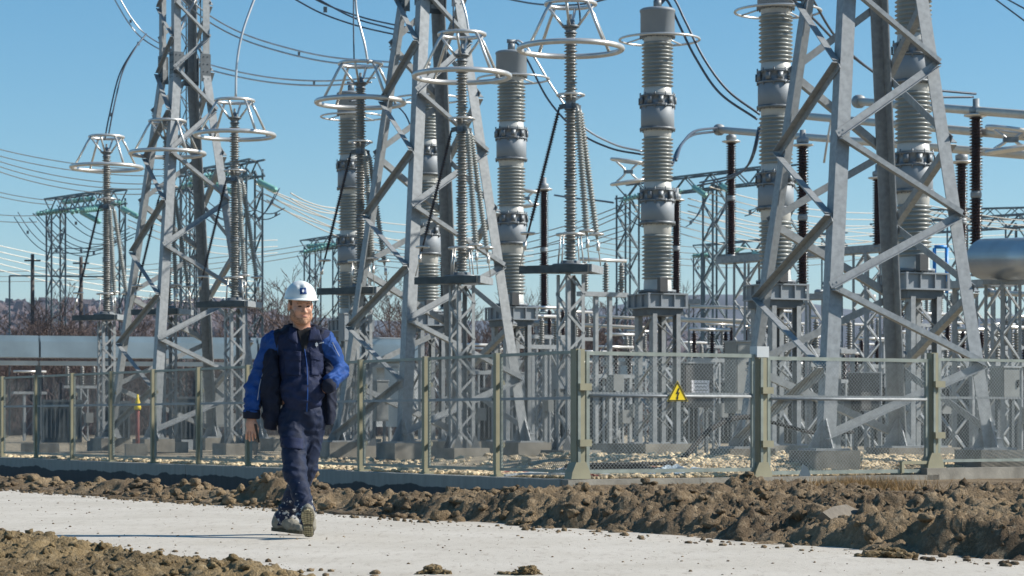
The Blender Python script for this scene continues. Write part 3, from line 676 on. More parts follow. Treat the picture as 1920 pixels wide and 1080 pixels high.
# ------------------------------------------------------------------ surge arresters
def make_arrester(loc, label, group):
    t = thing('surge_arrester', label, 'arrester', loc, THETA, group)
    un = Matrix.Rotation(-THETA, 3, 'Z')
    # support
    m = MB(); m.box((0, 0, 0.10), (0.85, 0.85, 0.30)); m.build('footing', 'concrete', t)
    legs, br = lattice_column(0.40, 0.25, 3.66, 0.38, 0.075, 0.05)
    for l_ in legs: l_.build('support_leg', 'galv', t)
    br.build('lacing', 'galv', t)
    for sx in (-1, 1):
        for sy in (-1, 1):
            m = MB(); m.prism([(-.11, 0.25), (.11, .25), (.02, .5), (-.02, .5)], .012, at=(sx * .21, sy * .21, 0)); m.build('foot_plate', 'galv_dark', t)
    # triangular base frame
    tips = [un @ Vector((-0.98, 0.15, 3.76)), un @ Vector((0.34, -0.52, 3.76)), un @ Vector((0.60, 0.42, 3.76))]
    for i, (a, b) in enumerate(((0, 1), (1, 2), (2, 0))):
        z_ = Vector((0, 0, 0.003 * i)); m = MB(); m.beam(tips[a] + z_, tips[b] + z_, 0.11, 0.15 - .004 * i); m.build('frame_beam', 'steel_frame' if i == 0 else 'galv', t)  # front beam gets darker steel: its shade is put into the colour
    m = MB(); m.lathe([(0.36, 3.835), (0.36, 3.865), (0.2, 3.87), (0.19, 3.93), (0.12, 3.935)], 20); m.build('base_plate', 'flange', t, True)
    m = MB()
    for k in range(4):
        a = k * 1.571 + .4; m.tube([(0.30 * math.cos(a), .30 * math.sin(a), 3.86), (.24 * math.cos(a), .24 * math.sin(a), 4.42)], 0.016, 6)
    m.ring((0, 0, 4.44), 0.27, 0.026, 28, 6); m.build('lower_guard_ring', 'alu', t, True)
    # shedded column, three units
    for z0, z1 in ((3.95, 5.36), (5.46, 6.86), (7.12, 8.34)):
        MB().lathe(sheds(z0, z1, 0.082, 0.135, 0.062, 0.018), 18).build('porcelain', 'porcelain_grey', t, True)
    for z0, z1 in ((5.36, 5.46), (6.86, 7.12), (8.34, 8.46)):
        m = MB(); m.lathe([(0.11, z0), (0.125, z0 + .01), (0.125, z0 + .03), (0.10, z0 + .035), (0.10, z1 - .035), (0.125, z1 - .03), (0.125, z1 - .01), (0.11, z1)], 18); m.build('collar', 'flange', t, True)
    m = MB(); m.ring((0, 0, 7.15), 0.265, 0.022, 28, 6)
    for k in range(3): a = k * 2.09; m.tube([(.1 * math.cos(a), .1 * math.sin(a), 7.05), (.265 * math.cos(a), .265 * math.sin(a), 7.15)], .014, 6)
    m.build('middle_guard_ring', 'alu', t, True)
    # stay insulators
    for i, tp in enumerate(tips):
        d0 = Vector((tp.x, tp.y, 0)).normalized(); top = Vector((d0.x * .22, d0.y * .22, 6.92)); bot = tp + Vector((0, 0, .10))
        ax = (bot - top); L = ax.length; ax.normalize()
        m = MB(); m.beam((d0.x * .08, d0.y * .08, 6.95), top, 0.07, 0.09); m.build('stay_bracket', 'galv_dark', t)
        if i == 0: pr = sheds(0.12, L * 0.72, 0.022, 0.050, 0.05); mm = 'porcelain_dark'
        else: pr = sheds(0.10, L * 0.80, 0.042, 0.078, 0.055); mm = 'porcelain_beige'
        so_ = MB().lathe([(0.02, 0)] + pr + [(0.02, L * .83)], 12, top, ax).build('stay_insulator', mm, t, True)
        e = top + ax * L * 0.80
        m = MB(); m.ring(e, 0.13, 0.024, 20, 6); m.tube([e, bot], 0.013, 6); m.box(top + ax * L * .88, (.05, .05, .16)); m.build('stay_rod', 'alu', so_, True)
    # head: small upper ring, wide lower ring, outer and inner struts
    m = MB(); m.ring((0, 0, 8.05), 1.0, 0.056, 64, 10); hd = m.build('wide_corona_ring', 'alu', t, True)
    m = MB(); m.ring((0, 0, 8.92), 0.48, 0.042, 44, 8); m.build('small_corona_ring', 'alu', t, True)
    for k in range(4):
        a = R(38) + k * math.pi / 2 - THETA; c, s_ = math.cos(a), math.sin(a)
        m = MB(); m.tube([(c * .48, s_ * .48, 8.92), (c * .62, s_ * .62, 8.72), (c * .985, s_ * .985, 8.08)], 0.032, 8); m.build('outer_strut', 'alu', t, True)
        a += R(40); c, s_ = math.cos(a), math.sin(a)
        m = MB(); m.tube([(c * .47, s_ * .47, 8.91), (c * .13, s_ * .13, 8.47)], 0.028, 8); m.build('inner_strut', 'alu', t, True)
    m = MB(); m.lathe([(0.16, 8.46), (0.17, 8.47), (0.17, 8.50), (0.08, 8.52), (0.08, 8.60), (0.03, 8.62), (0.03, 8.72)], 12); m.build('top_cap', 'flange', t, True)
    return t
ARR = [(-11.57, 69.0), (-9.32, 65.4), (-7.02, 61.2), (-3.44, 54.9), (-1.05, 50.7), (1.14, 47.0)]
AL = ['surge arrester with double corona ring, leftmost of the six', 'surge arrester with double corona ring, second from the left, before the farthest tower',
      'surge arrester with double corona ring, third from the left, right of the farthest tower', 'surge arrester with double corona ring, right above the man in the helmet',
      'surge arrester with double corona ring in front of the middle lattice tower', 'surge arrester with double corona ring, rightmost and tallest in view']
ar = make_arrester((ARR[5][0], ARR[5][1], 0), AL[5], 'surge arresters in a row')
for i in range(5): dup(ar, (ARR[i][0], ARR[i][1], 0), THETA, AL[i])

# ------------------------------------------------------------------ tall instrument transformer columns
def make_column(loc, label, group):
    t = thing('current_transformer', label, 'transformer', loc, R(25), group)
    m = MB(); m.box((0, 0, 0.14), (1.25, 1.25, 0.38)); m.build('footing', 'concrete', t)
    for sx in (-1, 1):
        for sy in (-1, 1):
            m = MB(); x, y = sx * .33, sy * .33
            m.box((x, y, 1.72), (0.012, 0.17, 2.78)); m.box((x - sx * .045, y - .085, 1.72), (0.10, 0.012, 2.77)); m.box((x - sx * .045, y + .085, 1.72), (0.10, 0.012, 2.77))
            m.box((x, y, 0.345), (.26, .26, .03)); m.build('support_leg', 'galv', t)
    m = MB(); zs = [0.5, 1.0, 1.5, 2.0, 2.5, 3.0]
    for k, (a, b) in enumerate((((-1, -1), (1, -1)), ((1, -1), (1, 1)), ((1, 1), (-1, 1)), ((-1, 1), (-1, -1)))):
        for i in range(5):
            p, q = (a, b) if (i + k) % 2 else (b, a)
            nn = Vector(((a[0] + b[0]) / 2, (a[1] + b[1]) / 2, 0)) * .012
            m.beam(Vector((p[0] * .33, p[1] * .33, zs[i])) + nn, Vector((q[0] * .33, q[1] * .33, zs[i + 1])) + nn, 0.012, 0.06, nn)
    m.build('lacing', 'galv', t)
    m = MB(); m.box((0, 0, 3.15), (.80, .80, .16)); m.build('head_plate', 'galv_dark', t)
    # ribbed base box
    m = MB(); m.box((0, 0, 3.385), (0.86, 0.86, 0.26)); m.box((0, 0, 3.53), (0.97, 0.97, 0.03)); m.box((0, 0, 3.24), (0.97, 0.97, 0.03))
    for k in range(4):
        rz = Matrix.Rotation(k * math.pi / 2, 3, 'Z')
        for x in (-.47, -.16, .16, .47): m.box(rz @ Vector((x, -.455, 3.385)), (.02, .055, .259), rz)
    m.build('base_box', 'tank_grey', t)
    m = MB(); m.box((-0.15, -0.50, 3.72), (.18, .14, .30)); m.build('terminal_box', 'cabinet_dark', t)
    def flange_bolts(z, r):
        q = MB(); q.lathe([(r * .9, z - .028), (r, z - .026), (r, z + .026), (r * .9, z + .028)], 28)
        for k in range(18):
            a = k * math.pi / 9; q.lathe([(.017, 0), (.017, .085)], 5, (r * .95 * math.cos(a), r * .95 * math.sin(a), z - .055))
        return q
    def clamp(z0, z1):
        q = MB(); q.lathe([(.35, z0), (.385, z0 + .01), (.385, z0 + .04), (.36, z0 + .05), (.36, z1 - .05), (.385, z1 - .04), (.385, z1 - .01), (.35, z1)], 28)
        for k in range(10):
            a = k * math.pi / 5; q.box((.39 * math.cos(a), .39 * math.sin(a), (z0 + z1) / 2), (.035, .10, (z1 - z0) * .55), Matrix.Rotation(a, 3, 'Z'))
            q.lathe([(.016, 0), (.016, .10)], 5, (.375 * math.cos(a + .3), .375 * math.sin(a + .3), z0 - .04)); q.lathe([(.016, 0), (.016, .10)], 5, (.375 * math.cos(a + .3), .375 * math.sin(a + .3), z1 - .06))
        return q
    flange_bolts(3.60, .40).build('flange', 'flange', t, True)
    for i, (zn0, zs0, zs1, zn1) in enumerate(((3.63, 3.85, 4.82, 5.04), (5.80, 5.95, 6.91, 7.06), (7.83, 7.98, 8.95, 9.06))):
        MB().lathe([(.31, zn0), (.305, zn0 + .02), (.295, zs0 - .01), (.285, zs0)], 32).build('neck', 'neck_white', t, True)
        MB().lathe(sheds(zs0, zs1, 0.285, 0.345, 0.082), 36).build('porcelain', 'porcelain_beige', t, True)
        MB().lathe([(.285, zs1), (.295, zs1 + .01), (.305, zn1 - .02), (.31, zn1)], 32).build('neck', 'neck_white', t, True)
    for z0, z1, z2 in ((5.10, 5.52, 5.79), (7.12, 7.56, 7.82)):
        flange_bolts(z0 - .03, .385).build('flange', 'flange', t, True)
        MB().lathe([(.345, z0), (.36, z0 + .01), (.36, z1 - .01), (.345, z1)], 32).build('drum', 'tank_grey', t, True)
        clamp(z1, z2).build('clamp_ring', 'flange', t, True)
    flange_bolts(9.09, .385).build('flange', 'flange', t, True)
    MB().lathe([(.36, 9.12), (.37, 9.13), (.37, 9.60), (.385, 9.61), (.385, 9.65), (.34, 9.68), (.1, 9.71)], 32).build('cap_drum', 'tank_grey', t, True)
    m = MB(); m.lathe([(.09, 9.70), (.09, 9.86), (.04, 9.88)], 10); m.box((0, 0, 9.92), (.22, .05, .09)); m.build('terminal', 'flange', t, True)
    m = MB(); m.ring((0.05, 0, 9.02), .86, .026, 56, 8)
    for k in range(4):
        a = k * math.pi / 2 + .5; m.tube([(.36 * math.cos(a), .36 * math.sin(a), 9.10), (.05 + .86 * math.cos(a), .86 * math.sin(a), 9.02)], .018, 6)
    m.build('corona_ring', 'alu', t, True)
    return t
CT = []
for s_ in (-7.0 - 8.4, -7.0 - 4.2, -7.0, 0.0, 4.18, 8.37): CT.append((3.13 + .515 * s_ + (.46 if s_ < -5 else 0), 52 - .857 * s_))
CL = ['tall grey insulator column behind the arrester above the man', 'tall grey insulator column seen through the middle lattice tower', 'tall grey insulator column just right of the middle lattice tower',
      'tall grey insulator column standing free in the middle right', 'tall grey insulator column behind the left leg of the near lattice tower', 'tall grey insulator column seen inside the near lattice tower, widest of all']
ct = make_column((*CT[3], 0), CL[3], 'tall insulator columns in a row')
for i in (0, 1, 2, 4, 5): dup(ct, (*CT[i], 0), R(25), CL[i])
# ------------------------------------------------------------------ portal gantries in the background
def lattice_bar(p0, p1, s, step, w, s2=None):
    p0 = Vector(p0); p1 = Vector(p1); d = p1 - p0; L = d.length; d.normalize()
    x = d.cross(Vector((0, 0, 1)))
    x = x.normalized() if x.length > .1 else Vector((B2.x, B2.y, 0)); y = x.cross(d).normalized(); s2 = s2 or s
    C = [(-1, 1), (-1, -1), (1, -1), (1, 1)]; m = MB()
    def q(c, t): k = (s + (s2 - s) * t / L) / 2; return p0 + d * t + x * c[0] * k + y * c[1] * k
    for c in C: m.beam(q(c, 0), q(c, L), w, w)
    n = max(2, int(round(L / step))); st = L / n
    for k in range(4):
        a, b = C[k], C[(k + 1) % 4]
        for i in range(n):
            if (i + k) % 2: m.beam(q(a, i * st), q(b, (i + 1) * st), w * .65, w * .65)
            else: m.beam(q(b, i * st), q(a, (i + 1) * st), w * .65, w * .65)
    return m
def gantry(label, cols, beams, group='portal gantries behind the yard', s=0.95, w=0.11, step=1.1):
    base = P(cols[0][0], 0, cols[0][1]); t = thing('gantry', label, 'gantry', (0, 0, 0), 0, group)
    for px, ytop, D in cols:
        p = P(px, ytop, D); lattice_bar((p.x, p.y, -0.05), (p.x, p.y, p.z), s, step, w).build('column', 'galv' if D < 120 else 'gantry', t)
    for a, b in beams: lattice_bar(P(*a), P(*b), s * .9, step, w * .9).build('crossbeam', 'gantry', t)
    return t
gantry('portal gantry at the far left with green insulator strings', [(105, 392, 158), (216, 372, 150)], [((95, 386, 159), (226, 368, 149))])
gantry('portal gantry between the two left lattice towers', [(470, 318, 130), (348, 345, 140)], [((322, 345, 141), (482, 314, 129))])
gantry('low far gantry behind the head of the man', [(586, 462, 186), (640, 452, 182)], [((572, 462, 187), (652, 450, 181))])
gantry('long portal gantry behind the free standing insulator column', [(1177, 366, 143), (1340, 344, 137), (1478, 330, 133)], [((1164, 360, 144), (1490, 322, 132))])
gantry('lower farther gantry seen under the long portal gantry', [(1318, 475, 198), (1450, 462, 190), (1560, 452, 186)], [((1308, 472, 199), (1580, 448, 185))], s=1.1)
gantry('row of low distant gantries above the big horizontal tube', [(1690, 432, 178), (1795, 426, 172), (1905, 420, 168), (1990, 414, 165)], [((1640, 432, 181), (2010, 408, 164)), ((1690, 405, 200), (2010, 398, 190))], s=1.0)
t = thing('radio_mast', 'thin lattice mast seen through the farthest lattice tower', 'mast')
p = P(357, -120, 96); lattice_bar((p.x, p.y, -0.05), p, 0.62, 0.62, 0.045).build('mast', 'galv_dark', t)
for px, yt, D, lb in ((61, 475, 150, 'dark bare pole at the far left with crossbar'), (152, 480, 150, 'dark bare pole behind the leftmost arrester')):
    p = P(px, yt, D); t = thing('utility_pole', lb, 'pole', (p.x, p.y, -0.05))
    m = MB(); m.tube([(0, 0, 0), (0, 0, p.z)], [0.17, 0.11], 8); m.build('shaft', 'wood_pole', t, True)
    m = MB(); m.beam((-.5, 0, p.z - .4), (.5, 0, p.z - .4), .08, .1); m.build('crossarm', 'wood_pole', t)
t = thing('bus_support_frame', 'thin far bus frame above the scrub at the left edge', 'frame')
m = MB(); m.beam(P(18, 517, 140), P(200, 519, 140), .09, .09); m.build('rail', 'gantry', t)
for px in (18, 200): m = MB(); p = P(px, 517, 140.2); m.beam((p.x, p.y, -.05), p, .09, .09); m.build('stem', 'gantry', t)

def string_ins(a, b, label, n=11, r=0.17, group='green glass insulator strings'):
    a = Vector(a); b = Vector(b); L = (b - a).length; pr = [(0.03, 0)]
    for i in range(n):
        z = L * (0.08 + .84 * i / n); p = L * .84 / n; pr += [(.03, z), (r, z + p * .08), (r, z + p * .40), (.035, z + p * .48)]
    pr.append((.03, L)); o = MB().lathe(pr, 8, a, (b - a)).build('insulator_string', 'glass_green', None, True)
    return tag(o, label, 'insulator', group)
def SL(px): return 'green glass insulator string at the far left gantry' if px < 270 else 'green glass insulator string at the gantry between the left towers' if px < 530 else 'green glass insulator string at the low gantry behind the man' if px < 700 else 'green glass insulator string at the gantries right of the free standing column'
for a, b in (((235, 378, 149.5), (120, 400, 152)), ((180, 372, 152), (112, 380, 158)), ((135, 392, 156), (62, 402, 158)), ((205, 390, 150), (150, 395, 148)),
             ((150, 396, 154), (190, 418, 148)), ((228, 390, 149), (262, 408, 144)),
             ((420, 330, 133), (330, 352, 134)), ((440, 322, 131), (345, 338, 132)), ((400, 345, 134), (440, 362, 130)), ((484, 340, 129), (520, 358, 126)),
             ((645, 455, 181), (560, 475, 183)), ((630, 458, 182), (570, 462, 186)),
             ((1245, 352, 140), (1160, 378, 141)), ((1300, 350, 138), (1325, 368, 134)), ((1425, 335, 134), (1445, 350, 131)), ((1232, 366, 140), (1280, 358, 138)),
             ((1330, 478, 197), (1296, 480, 198)), ((1400, 462, 193), (1370, 474, 192)), ((1412, 474, 192), (1425, 480, 189)), ((1520, 455, 187), (1495, 462, 188)),
             ((1470, 330, 133), (1500, 342, 130)), ((1350, 346, 137), (1372, 360, 133))):
    string_ins(P(*a), P(*b), SL(a[0]))

# ------------------------------------------------------------------ brown post insulators, platforms, tubular buses
def brown_post(px, ytop, ybot, D, label, parts=2, r=0.165, cap=True):
    p0 = P(px, ybot, D); p1 = P(px, ytop, D); H = p1.z - p0.z; t = thing('post_insulator', label, 'insulator', (p0.x, p0.y, p0.z), THETA, 'dark brown post insulators')
    seg = H / parts
    for i in range(parts):
        z0 = i * seg; MB().lathe(sheds(z0 + .09, z0 + seg - .09, r * .62, r, .075), 18).build('porcelain', 'porcelain_brown', t, True)
        m = MB(); m.lathe([(r * .8, z0), (r * .85, z0 + .02), (r * .7, z0 + .09)], 16); m.build('lower_fitting', 'galv', t, True)
        m = MB(); m.lathe([(r * .7, z0 + seg - .09), (r * .85, z0 + seg - .03), (r * .8, z0 + seg - .001)], 16); m.build('upper_fitting', 'galv', t, True)
    if cap:
        m = MB(); m.lathe([(r * .9, H), (r, H + .02), (r, H + .12), (.08, H + .16), (.08, H + .34)], 14); m.build('head_clamp', 'galv', t, True)
        m = MB(); m.lathe([(r * 1.1, H - .1), (r * 1.75, H - .07), (r * 1.75, H - .04), (r * 1.1, H - .02)], 24); m.build('shield_ring', 'alu', t, True)
    return t
brown_post(1371, 262, 482, 75, 'dark brown post insulator on a platform right of the free standing column')
brown_post(1505, 268, 548, 64, 'dark brown post insulator between the left and front legs of the near tower')
brown_post(1830, 212, 518, 58, 'large dark brown post insulator right of the near tower')
brown_post(1803, 300, 530, 62, 'dark brown post insulator half hidden behind the right leg of the near tower')
brown_post(1268, 372, 560, 80, 'dark brown post insulator directly behind the free standing column')
brown_post(1020, 352, 585, 82, 'dark brown post insulator behind the legs of the rightmost arrester')
brown_post(832, 352, 580, 88, 'dark brown post insulator seen inside the middle lattice tower')
brown_post(1646, 330, 465, 71, 'dark brown post insulator beside the back leg of the near tower', 1)

def platform(label, a, b, cols, w=0.5, h=0.2, s=0.55):
    t = thing('equipment_platform', label, 'platform'); m = MB(); m.beam(P(*a), P(*b), w, h); m.build('beam', 'galv', t)
    for px, D in cols:
        f = (px - a[0]) / (b[0] - a[0]); y = a[1] + (b[1] - a[1]) * f; p = P(px, y, D)
        lattice_bar((p.x, p.y, -.04), (p.x, p.y, p.z - h / 2 - .003), s, .55, .07).build('column', 'galv', t)
    return t
platform('steel platform beam on lattice columns behind the near tower', (1352, 489, 75), (1662, 465, 71), [(1400, 74.4), (1625, 71.5)], .5, .22)
platform('low steel platform under the brown insulator by the near tower', (1470, 558, 64.2), (1560, 556, 63.8), [(1515, 64)], .5, .16)
platform('steel platform under the brown insulators right of the near tower', (1770, 536, 60.5), (1880, 530, 57.5), [(1790, 60), (1862, 58)], .6, .18)
platform('steel platform under the brown insulator behind the free standing column', (1225, 568, 80), (1312, 566, 80), [(1270, 80)], .5, .16)
platform('steel platform under the brown insulator behind the rightmost arrester', (985, 592, 82), (1060, 592, 82), [(1010, 82), (1040, 82)], .5, .16, .45)
platform('steel platform under the brown insulator inside the middle tower', (800, 588, 88), (868, 588, 88), [(834, 88)], .5, .16)

def bus(a, b, label, r=0.105):
    t = thing('tubular_bus', label, 'busbar', (0, 0, 0), 0, 'tubular busbars'); pa, pb = P(*a), P(*b)
    MB().tube([pa, pb], r, 14).build('tube', 'bus_tan', t, True)
    d = (pb - pa).normalized(); m = MB(); m.lathe([(r * 1.4, 0), (r * 1.7, .05), (r * 1.7, .22), (r * 1.4, .27)], 14, pa, d); m.build('end_fitting', 'galv', t, True)
    return t
bus((1606, 190, 64), (2010, 222, 54), 'highest bright tubular busbar crossing behind the near tower at the right')
bus((1492, 216, 68), (1990, 262, 55), 'middle bright tubular busbar crossing behind the near tower at the right')
bus((1345, 243, 75), (1985, 296, 57), 'lowest bright tubular busbar running from the lone brown insulator to the right edge')
bus((1270, 574, 84), (1420, 578, 82), 'thin low white pipe behind the free standing column', .055)
bus((1100, 592, 84), (1200, 597, 83), 'thin low white pipe left of the free standing column, upper', .05)
bus((1000, 605, 80), (1210, 615, 78), 'thin low pipe left of the free standing column, lower', .06)
bus((1240, 598, 78), (1420, 604, 76), 'thicker low pipe right of the free standing column', .08)
bus((1530, 548, 76), (1640, 556, 74), 'short low white pipe between the legs of the near tower', .06)
bus((1850, 548, 54), (2000, 556, 50), 'low pipe at the right edge under the big tube', .06)
def loops(px, y, D, label, w=.55, dy=.35):
    c = P(px, y, D); t = thing('corona_shield', label, 'shield ring', c, 0, 'corona shield loops')
    for z in (dy, -dy):
        m = MB(); m.ring((0, 0, z), w, .055, 30, 8, Matrix.Rotation(R(8 if z > 0 else -8), 3, 'Y'), .5); m.build('loop', 'alu', t, True)
    for sx in (-1, 1):
        m = MB(); m.tube(spline([(sx * w * .7, 0, dy), (sx * .1, 0, 0), (sx * w * .7, 0, -dy)], 6), .04, 8); m.build('strut', 'alu', t, True)
    m = MB(); m.box((0, 0, 0), (.34, .14, .12)); m.build('clamp', 'flange', t); return t
loops(1178, 322, 88, 'pair of bright corona loops left of the free standing column', .62, .38)
loops(985, 372, 92, 'pair of corona loops behind the column right of the middle tower', .5, .3)
loops(1895, 262, 56, 'pair of bright corona loops at the right edge by the busbars', .55, .22)
# horizontal gas tube at the right edge
t = thing('gas_bus_tube', 'big glossy horizontal metal tube at the right edge', 'pipe'); a, b = P(1846, 486, 52), P(2080, 482, 47)
d = (b - a).normalized()
MB().tube([a, a.lerp(b, .5), b], .44, 40).build('tube', 'gis_tube', t, True)
m = MB(); m.lathe([(.45, 0), (.50, .005), (.50, .06), (.45, .065)], 40, a.lerp(b, .55), d); m.build('flange', 'galv', t, True)
for f in (.16, .8):
    c = a.lerp(b, f); m = MB(); m.box((c.x, c.y, c.z - .50), (.9, .3, .1)); m.build('cradle', 'galv', t)
    lattice_bar((c.x, c.y, -.04), (c.x, c.y, c.z - .55), .5, .5, .06).build('column', 'galv', t)

# ------------------------------------------------------------------ elevated duct on the left, kiosks, cabinets, small supports
t = thing('cable_duct', 'long pale blue elevated metal duct behind the left arresters', 'duct')
xs = [-60, 72, 290, 480, 640, 790]
Dd = lambda x: 92 + (x + 60) * .006
for i in range(5):
    a, b = P(xs[i] + 2, 653, Dd(xs[i])), P(xs[i + 1] - 2, 655, Dd(xs[i + 1]))
    a.z = b.z = 3.55; m = MB(); d = (b - a).normalized(); nrm = Vector((-d.y, d.x, 0))
    m.beam(a, b, 1.0, .62); m.beam(a + Vector((0, 0, .42)) + nrm * .1, b + Vector((0, 0, .42)) + nrm * .1, .78, .22); m.build('duct_section', 'duct', t)
    m = MB(); m.beam(a + Vector((0, 0, -.52)), b + Vector((0, 0, -.52)), .5, .17); m.build('rail', 'pale_panel', t)
for x in (72, 290, 480, 640): m = MB(); p = P(x, 655, Dd(x)); m.beam((p.x, p.y, -.04), (p.x, p.y, 2.94), .2, .2, (0, 1, 0)); m.build('stem', 'galv_dark', t)
t = thing('cable_duct', 'short pale panel duct behind the gate with the warning sign', 'duct')
for i in range(3):
    a, b = P(1090 + i * 48, 691, 112), P(1090 + i * 48 + 46, 691, 112); m = MB(); m.beam(a, b, .8, .95); m.build('duct_section', 'duct', t)
    m = MB(); m.beam((a.x, a.y, -.04), (a.x, a.y, a.z - .48), .14, .14, (0, 1, 0)); m.build('stem', 'galv_dark', t)

def cabinet(x0, x1, y0, y1, D, m_body, label, legs=True, dep=.45, door=True, paper=False, cat='cabinet', name='control_cabinet', hood=False):
    a, b = P(x0, y1, D), P(x1, y0, D); w = (b.x - a.x) / (math.cos(THETA) + .0); h = b.z - a.z; t = thing(name, label, cat, ((a.x + b.x) / 2, D, a.z), THETA)
    m = MB(); m.box((0, 0, h / 2), (w, dep, h)); bd = m.build('body', m_body, t)
    if door:
        m = MB(); m.box((0, -dep / 2 - .008, h / 2), (w * .9, .014, h * .92)); dr = m.build('door', m_body, t)
        m = MB(); m.box((w * .36, -dep / 2 - .03, h * .5), (.03, .03, .14)); m.build('handle', 'black', dr)
    m = MB(); m.box((0, -.02, h + .018), (w * 1.06, dep * 1.12, .035)); m.build('roof', 'galv', t)
    if legs:
        for sx in (-1, 1): m = MB(); m.box((sx * w * .42, 0, -(a.z + .04) / 2), (.07, .07, a.z + .04)); m.build('leg', 'galv_dark', t)
    if paper:
        n_ = tag(MB().box((0, 0, 0), (.52, .004, .42)).build('paper_notice', 'paper'), 'white paper notice on the dark cabinet behind the gate', 'notice')
        n_.location = t.matrix_basis @ Vector((.04, -dep / 2 - .02, h * .42)); n_.rotation_euler = (0, 0, THETA)
        for i in range(4):
            q = MB().box((0, -.004, .13 - i * .08), (.40 - .08 * (i % 2), .002, .018)).build('text_line', 'cabinet', n_)
    return t
cabinet(1272, 1330, 682, 764, 58, 'cabinet_dark', 'dark grey cabinet with a white paper notice behind the gate', True, .4, True, True)
cabinet(1368, 1412, 642, 775, 56, 'cabinet', 'light grey cabinet left of the middle gate post', True)
cabinet(1866, 1902, 690, 748, 46, 'cabinet', 'grey control box at the right edge behind the fence', True, .35)
cabinet(735, 790, 690, 800, 74, 'pale_panel', 'pale cabinet seen through the middle lattice tower', False, .9)
cabinet(690, 752, 636, 800, 98, 'pale_panel', 'tall pale kiosk behind the fence right of the man', False, 1.6, True, False, 'kiosk', 'kiosk')
cabinet(640, 664, 590, 640, 64, 'tank_grey', 'small grey box on the column support right of the man', True, .3)
cabinet(700, 722, 715, 790, 70, 'cabinet', 'narrow grey cabinet between the arresters right of the man', True, .4)
cabinet(375, 420, 712, 800, 80, 'cabinet', 'grey green cabinet behind the fence left of the man', False, .6)
cabinet(958, 982, 700, 742, 66, 'tank_grey', 'small grey box right of the middle lattice tower', True, .3)
cabinet(1040, 1062, 690, 730, 62, 'tank_grey', 'small grey box behind the rightmost arrester support', True, .3)
cabinet(1150, 1185, 720, 800, 90, 'cabinet_dark', 'dark cabinet far behind the gate with the sign', False, .6)
cabinet(1600, 1640, 700, 770, 66, 'cabinet_dark', 'dark cabinet behind the front leg of the near tower', True, .5)
cabinet(1700, 1730, 720, 790, 60, 'cabinet', 'grey cabinet behind the stepped gate', True, .4)
# small disconnector supports crowding the background
def support(px, D, h, k, label):
    p = P(px, 0, D); t = thing('equipment_support', label, 'support', (p.x, D, -.04), THETA, 'small equipment supports behind the gates')
    if k % 2:
        lattice_bar((0, 0, 0), (0, 0, h), .45, .45, .06).build('column', 'galv', t)
    else:
        m = MB()
        for sx in (-1, 1): m.beam((sx * .22, 0, 0), (sx * .22, 0, h), .1, .12, (0, 1, 0))
        for i in range(int(h / .7)): m.beam((-.22, .07, .3 + i * .7), (.22, .07, .9 + i * .7), .012, .05, (0, 1, 0))
        m.build('column', 'galv', t)
    m = MB(); m.box((0, 0, h + .06), (1.5, .25, .12)); m.build('crossbeam', 'galv', t)
    for sx in (-.55, .1, .6):
        MB().lathe([(.05, 0)] + sheds(.05, .75, .05, .1, .07) + [(.04, .8)], 12, (sx, 0, h + .12)).build('insulator', 'porcelain_grey' if k % 3 else 'porcelain_brown', t, True)
    m = MB(); m.tube([(-.7, 0, h + .98), (.75, 0, h + .98)], .05, 10); m.build('contact_arm', 'alu', t, True)
    m = MB(); m.box((.3, -.2, h * .45), (.32, .25, .42)); m.build('drive_box', 'cabinet', t)
    return t
sup = [(1010, 72, 3.0), (1050, 95, 3.6), (1110, 88, 2.4), (1150, 76, 2.2), (1205, 95, 3.4), (1290, 90, 2.8), (1330, 72, 2.6), (1350, 98, 3.8), (1395, 85, 3.2), (1440, 70, 2.6), (1480, 92, 3.6),
       (1520, 78, 2.6), (1560, 66, 2.7), (1590, 88, 3.4), (1640, 80, 2.6), (1665, 96, 4.0), (1700, 74, 2.6), (1745, 66, 2.8), (1775, 84, 3.3), (1800, 72, 2.5), (1835, 64, 2.3), (1870, 78, 3.0), (1900, 60, 2.2), (1915, 70, 2.9),
       (960, 90, 3.0), (915, 98, 2.8), (880, 80, 2.4), (740, 100, 2.6), (560, 96, 2.2), (150, 100, 2.2), (55, 104, 2.0), (420, 98, 2.1)]
ONES = 'zeroth first second third fourth fifth sixth seventh eighth ninth tenth eleventh twelfth thirteenth fourteenth fifteenth sixteenth seventeenth eighteenth nineteenth'.split()
def ordinal(n):
    if n < 20: return ONES[n]
    t_ = ('twenty', 'thirty', 'forty', 'fifty')[n // 10 - 2]
    return t_[:-1] + 'ieth' if n % 10 == 0 else t_ + ' ' + ONES[n % 10]
r_ = random.Random(3)
sup += [(x, r_.uniform(64, 112), r_.uniform(2.0, 4.6)) for x in (1025, 1075, 1092, 1130, 1170, 1250, 1312, 1375, 1422, 1462, 1500, 1545, 1578, 1622, 1655, 1688, 1722, 1760, 1788, 1822, 1852, 1888)]
for i, (px, D, h) in enumerate(sorted(sup)): support(px, D, h, i, 'the %s from the left of the small steel supports with short insulators' % ordinal(i + 1))
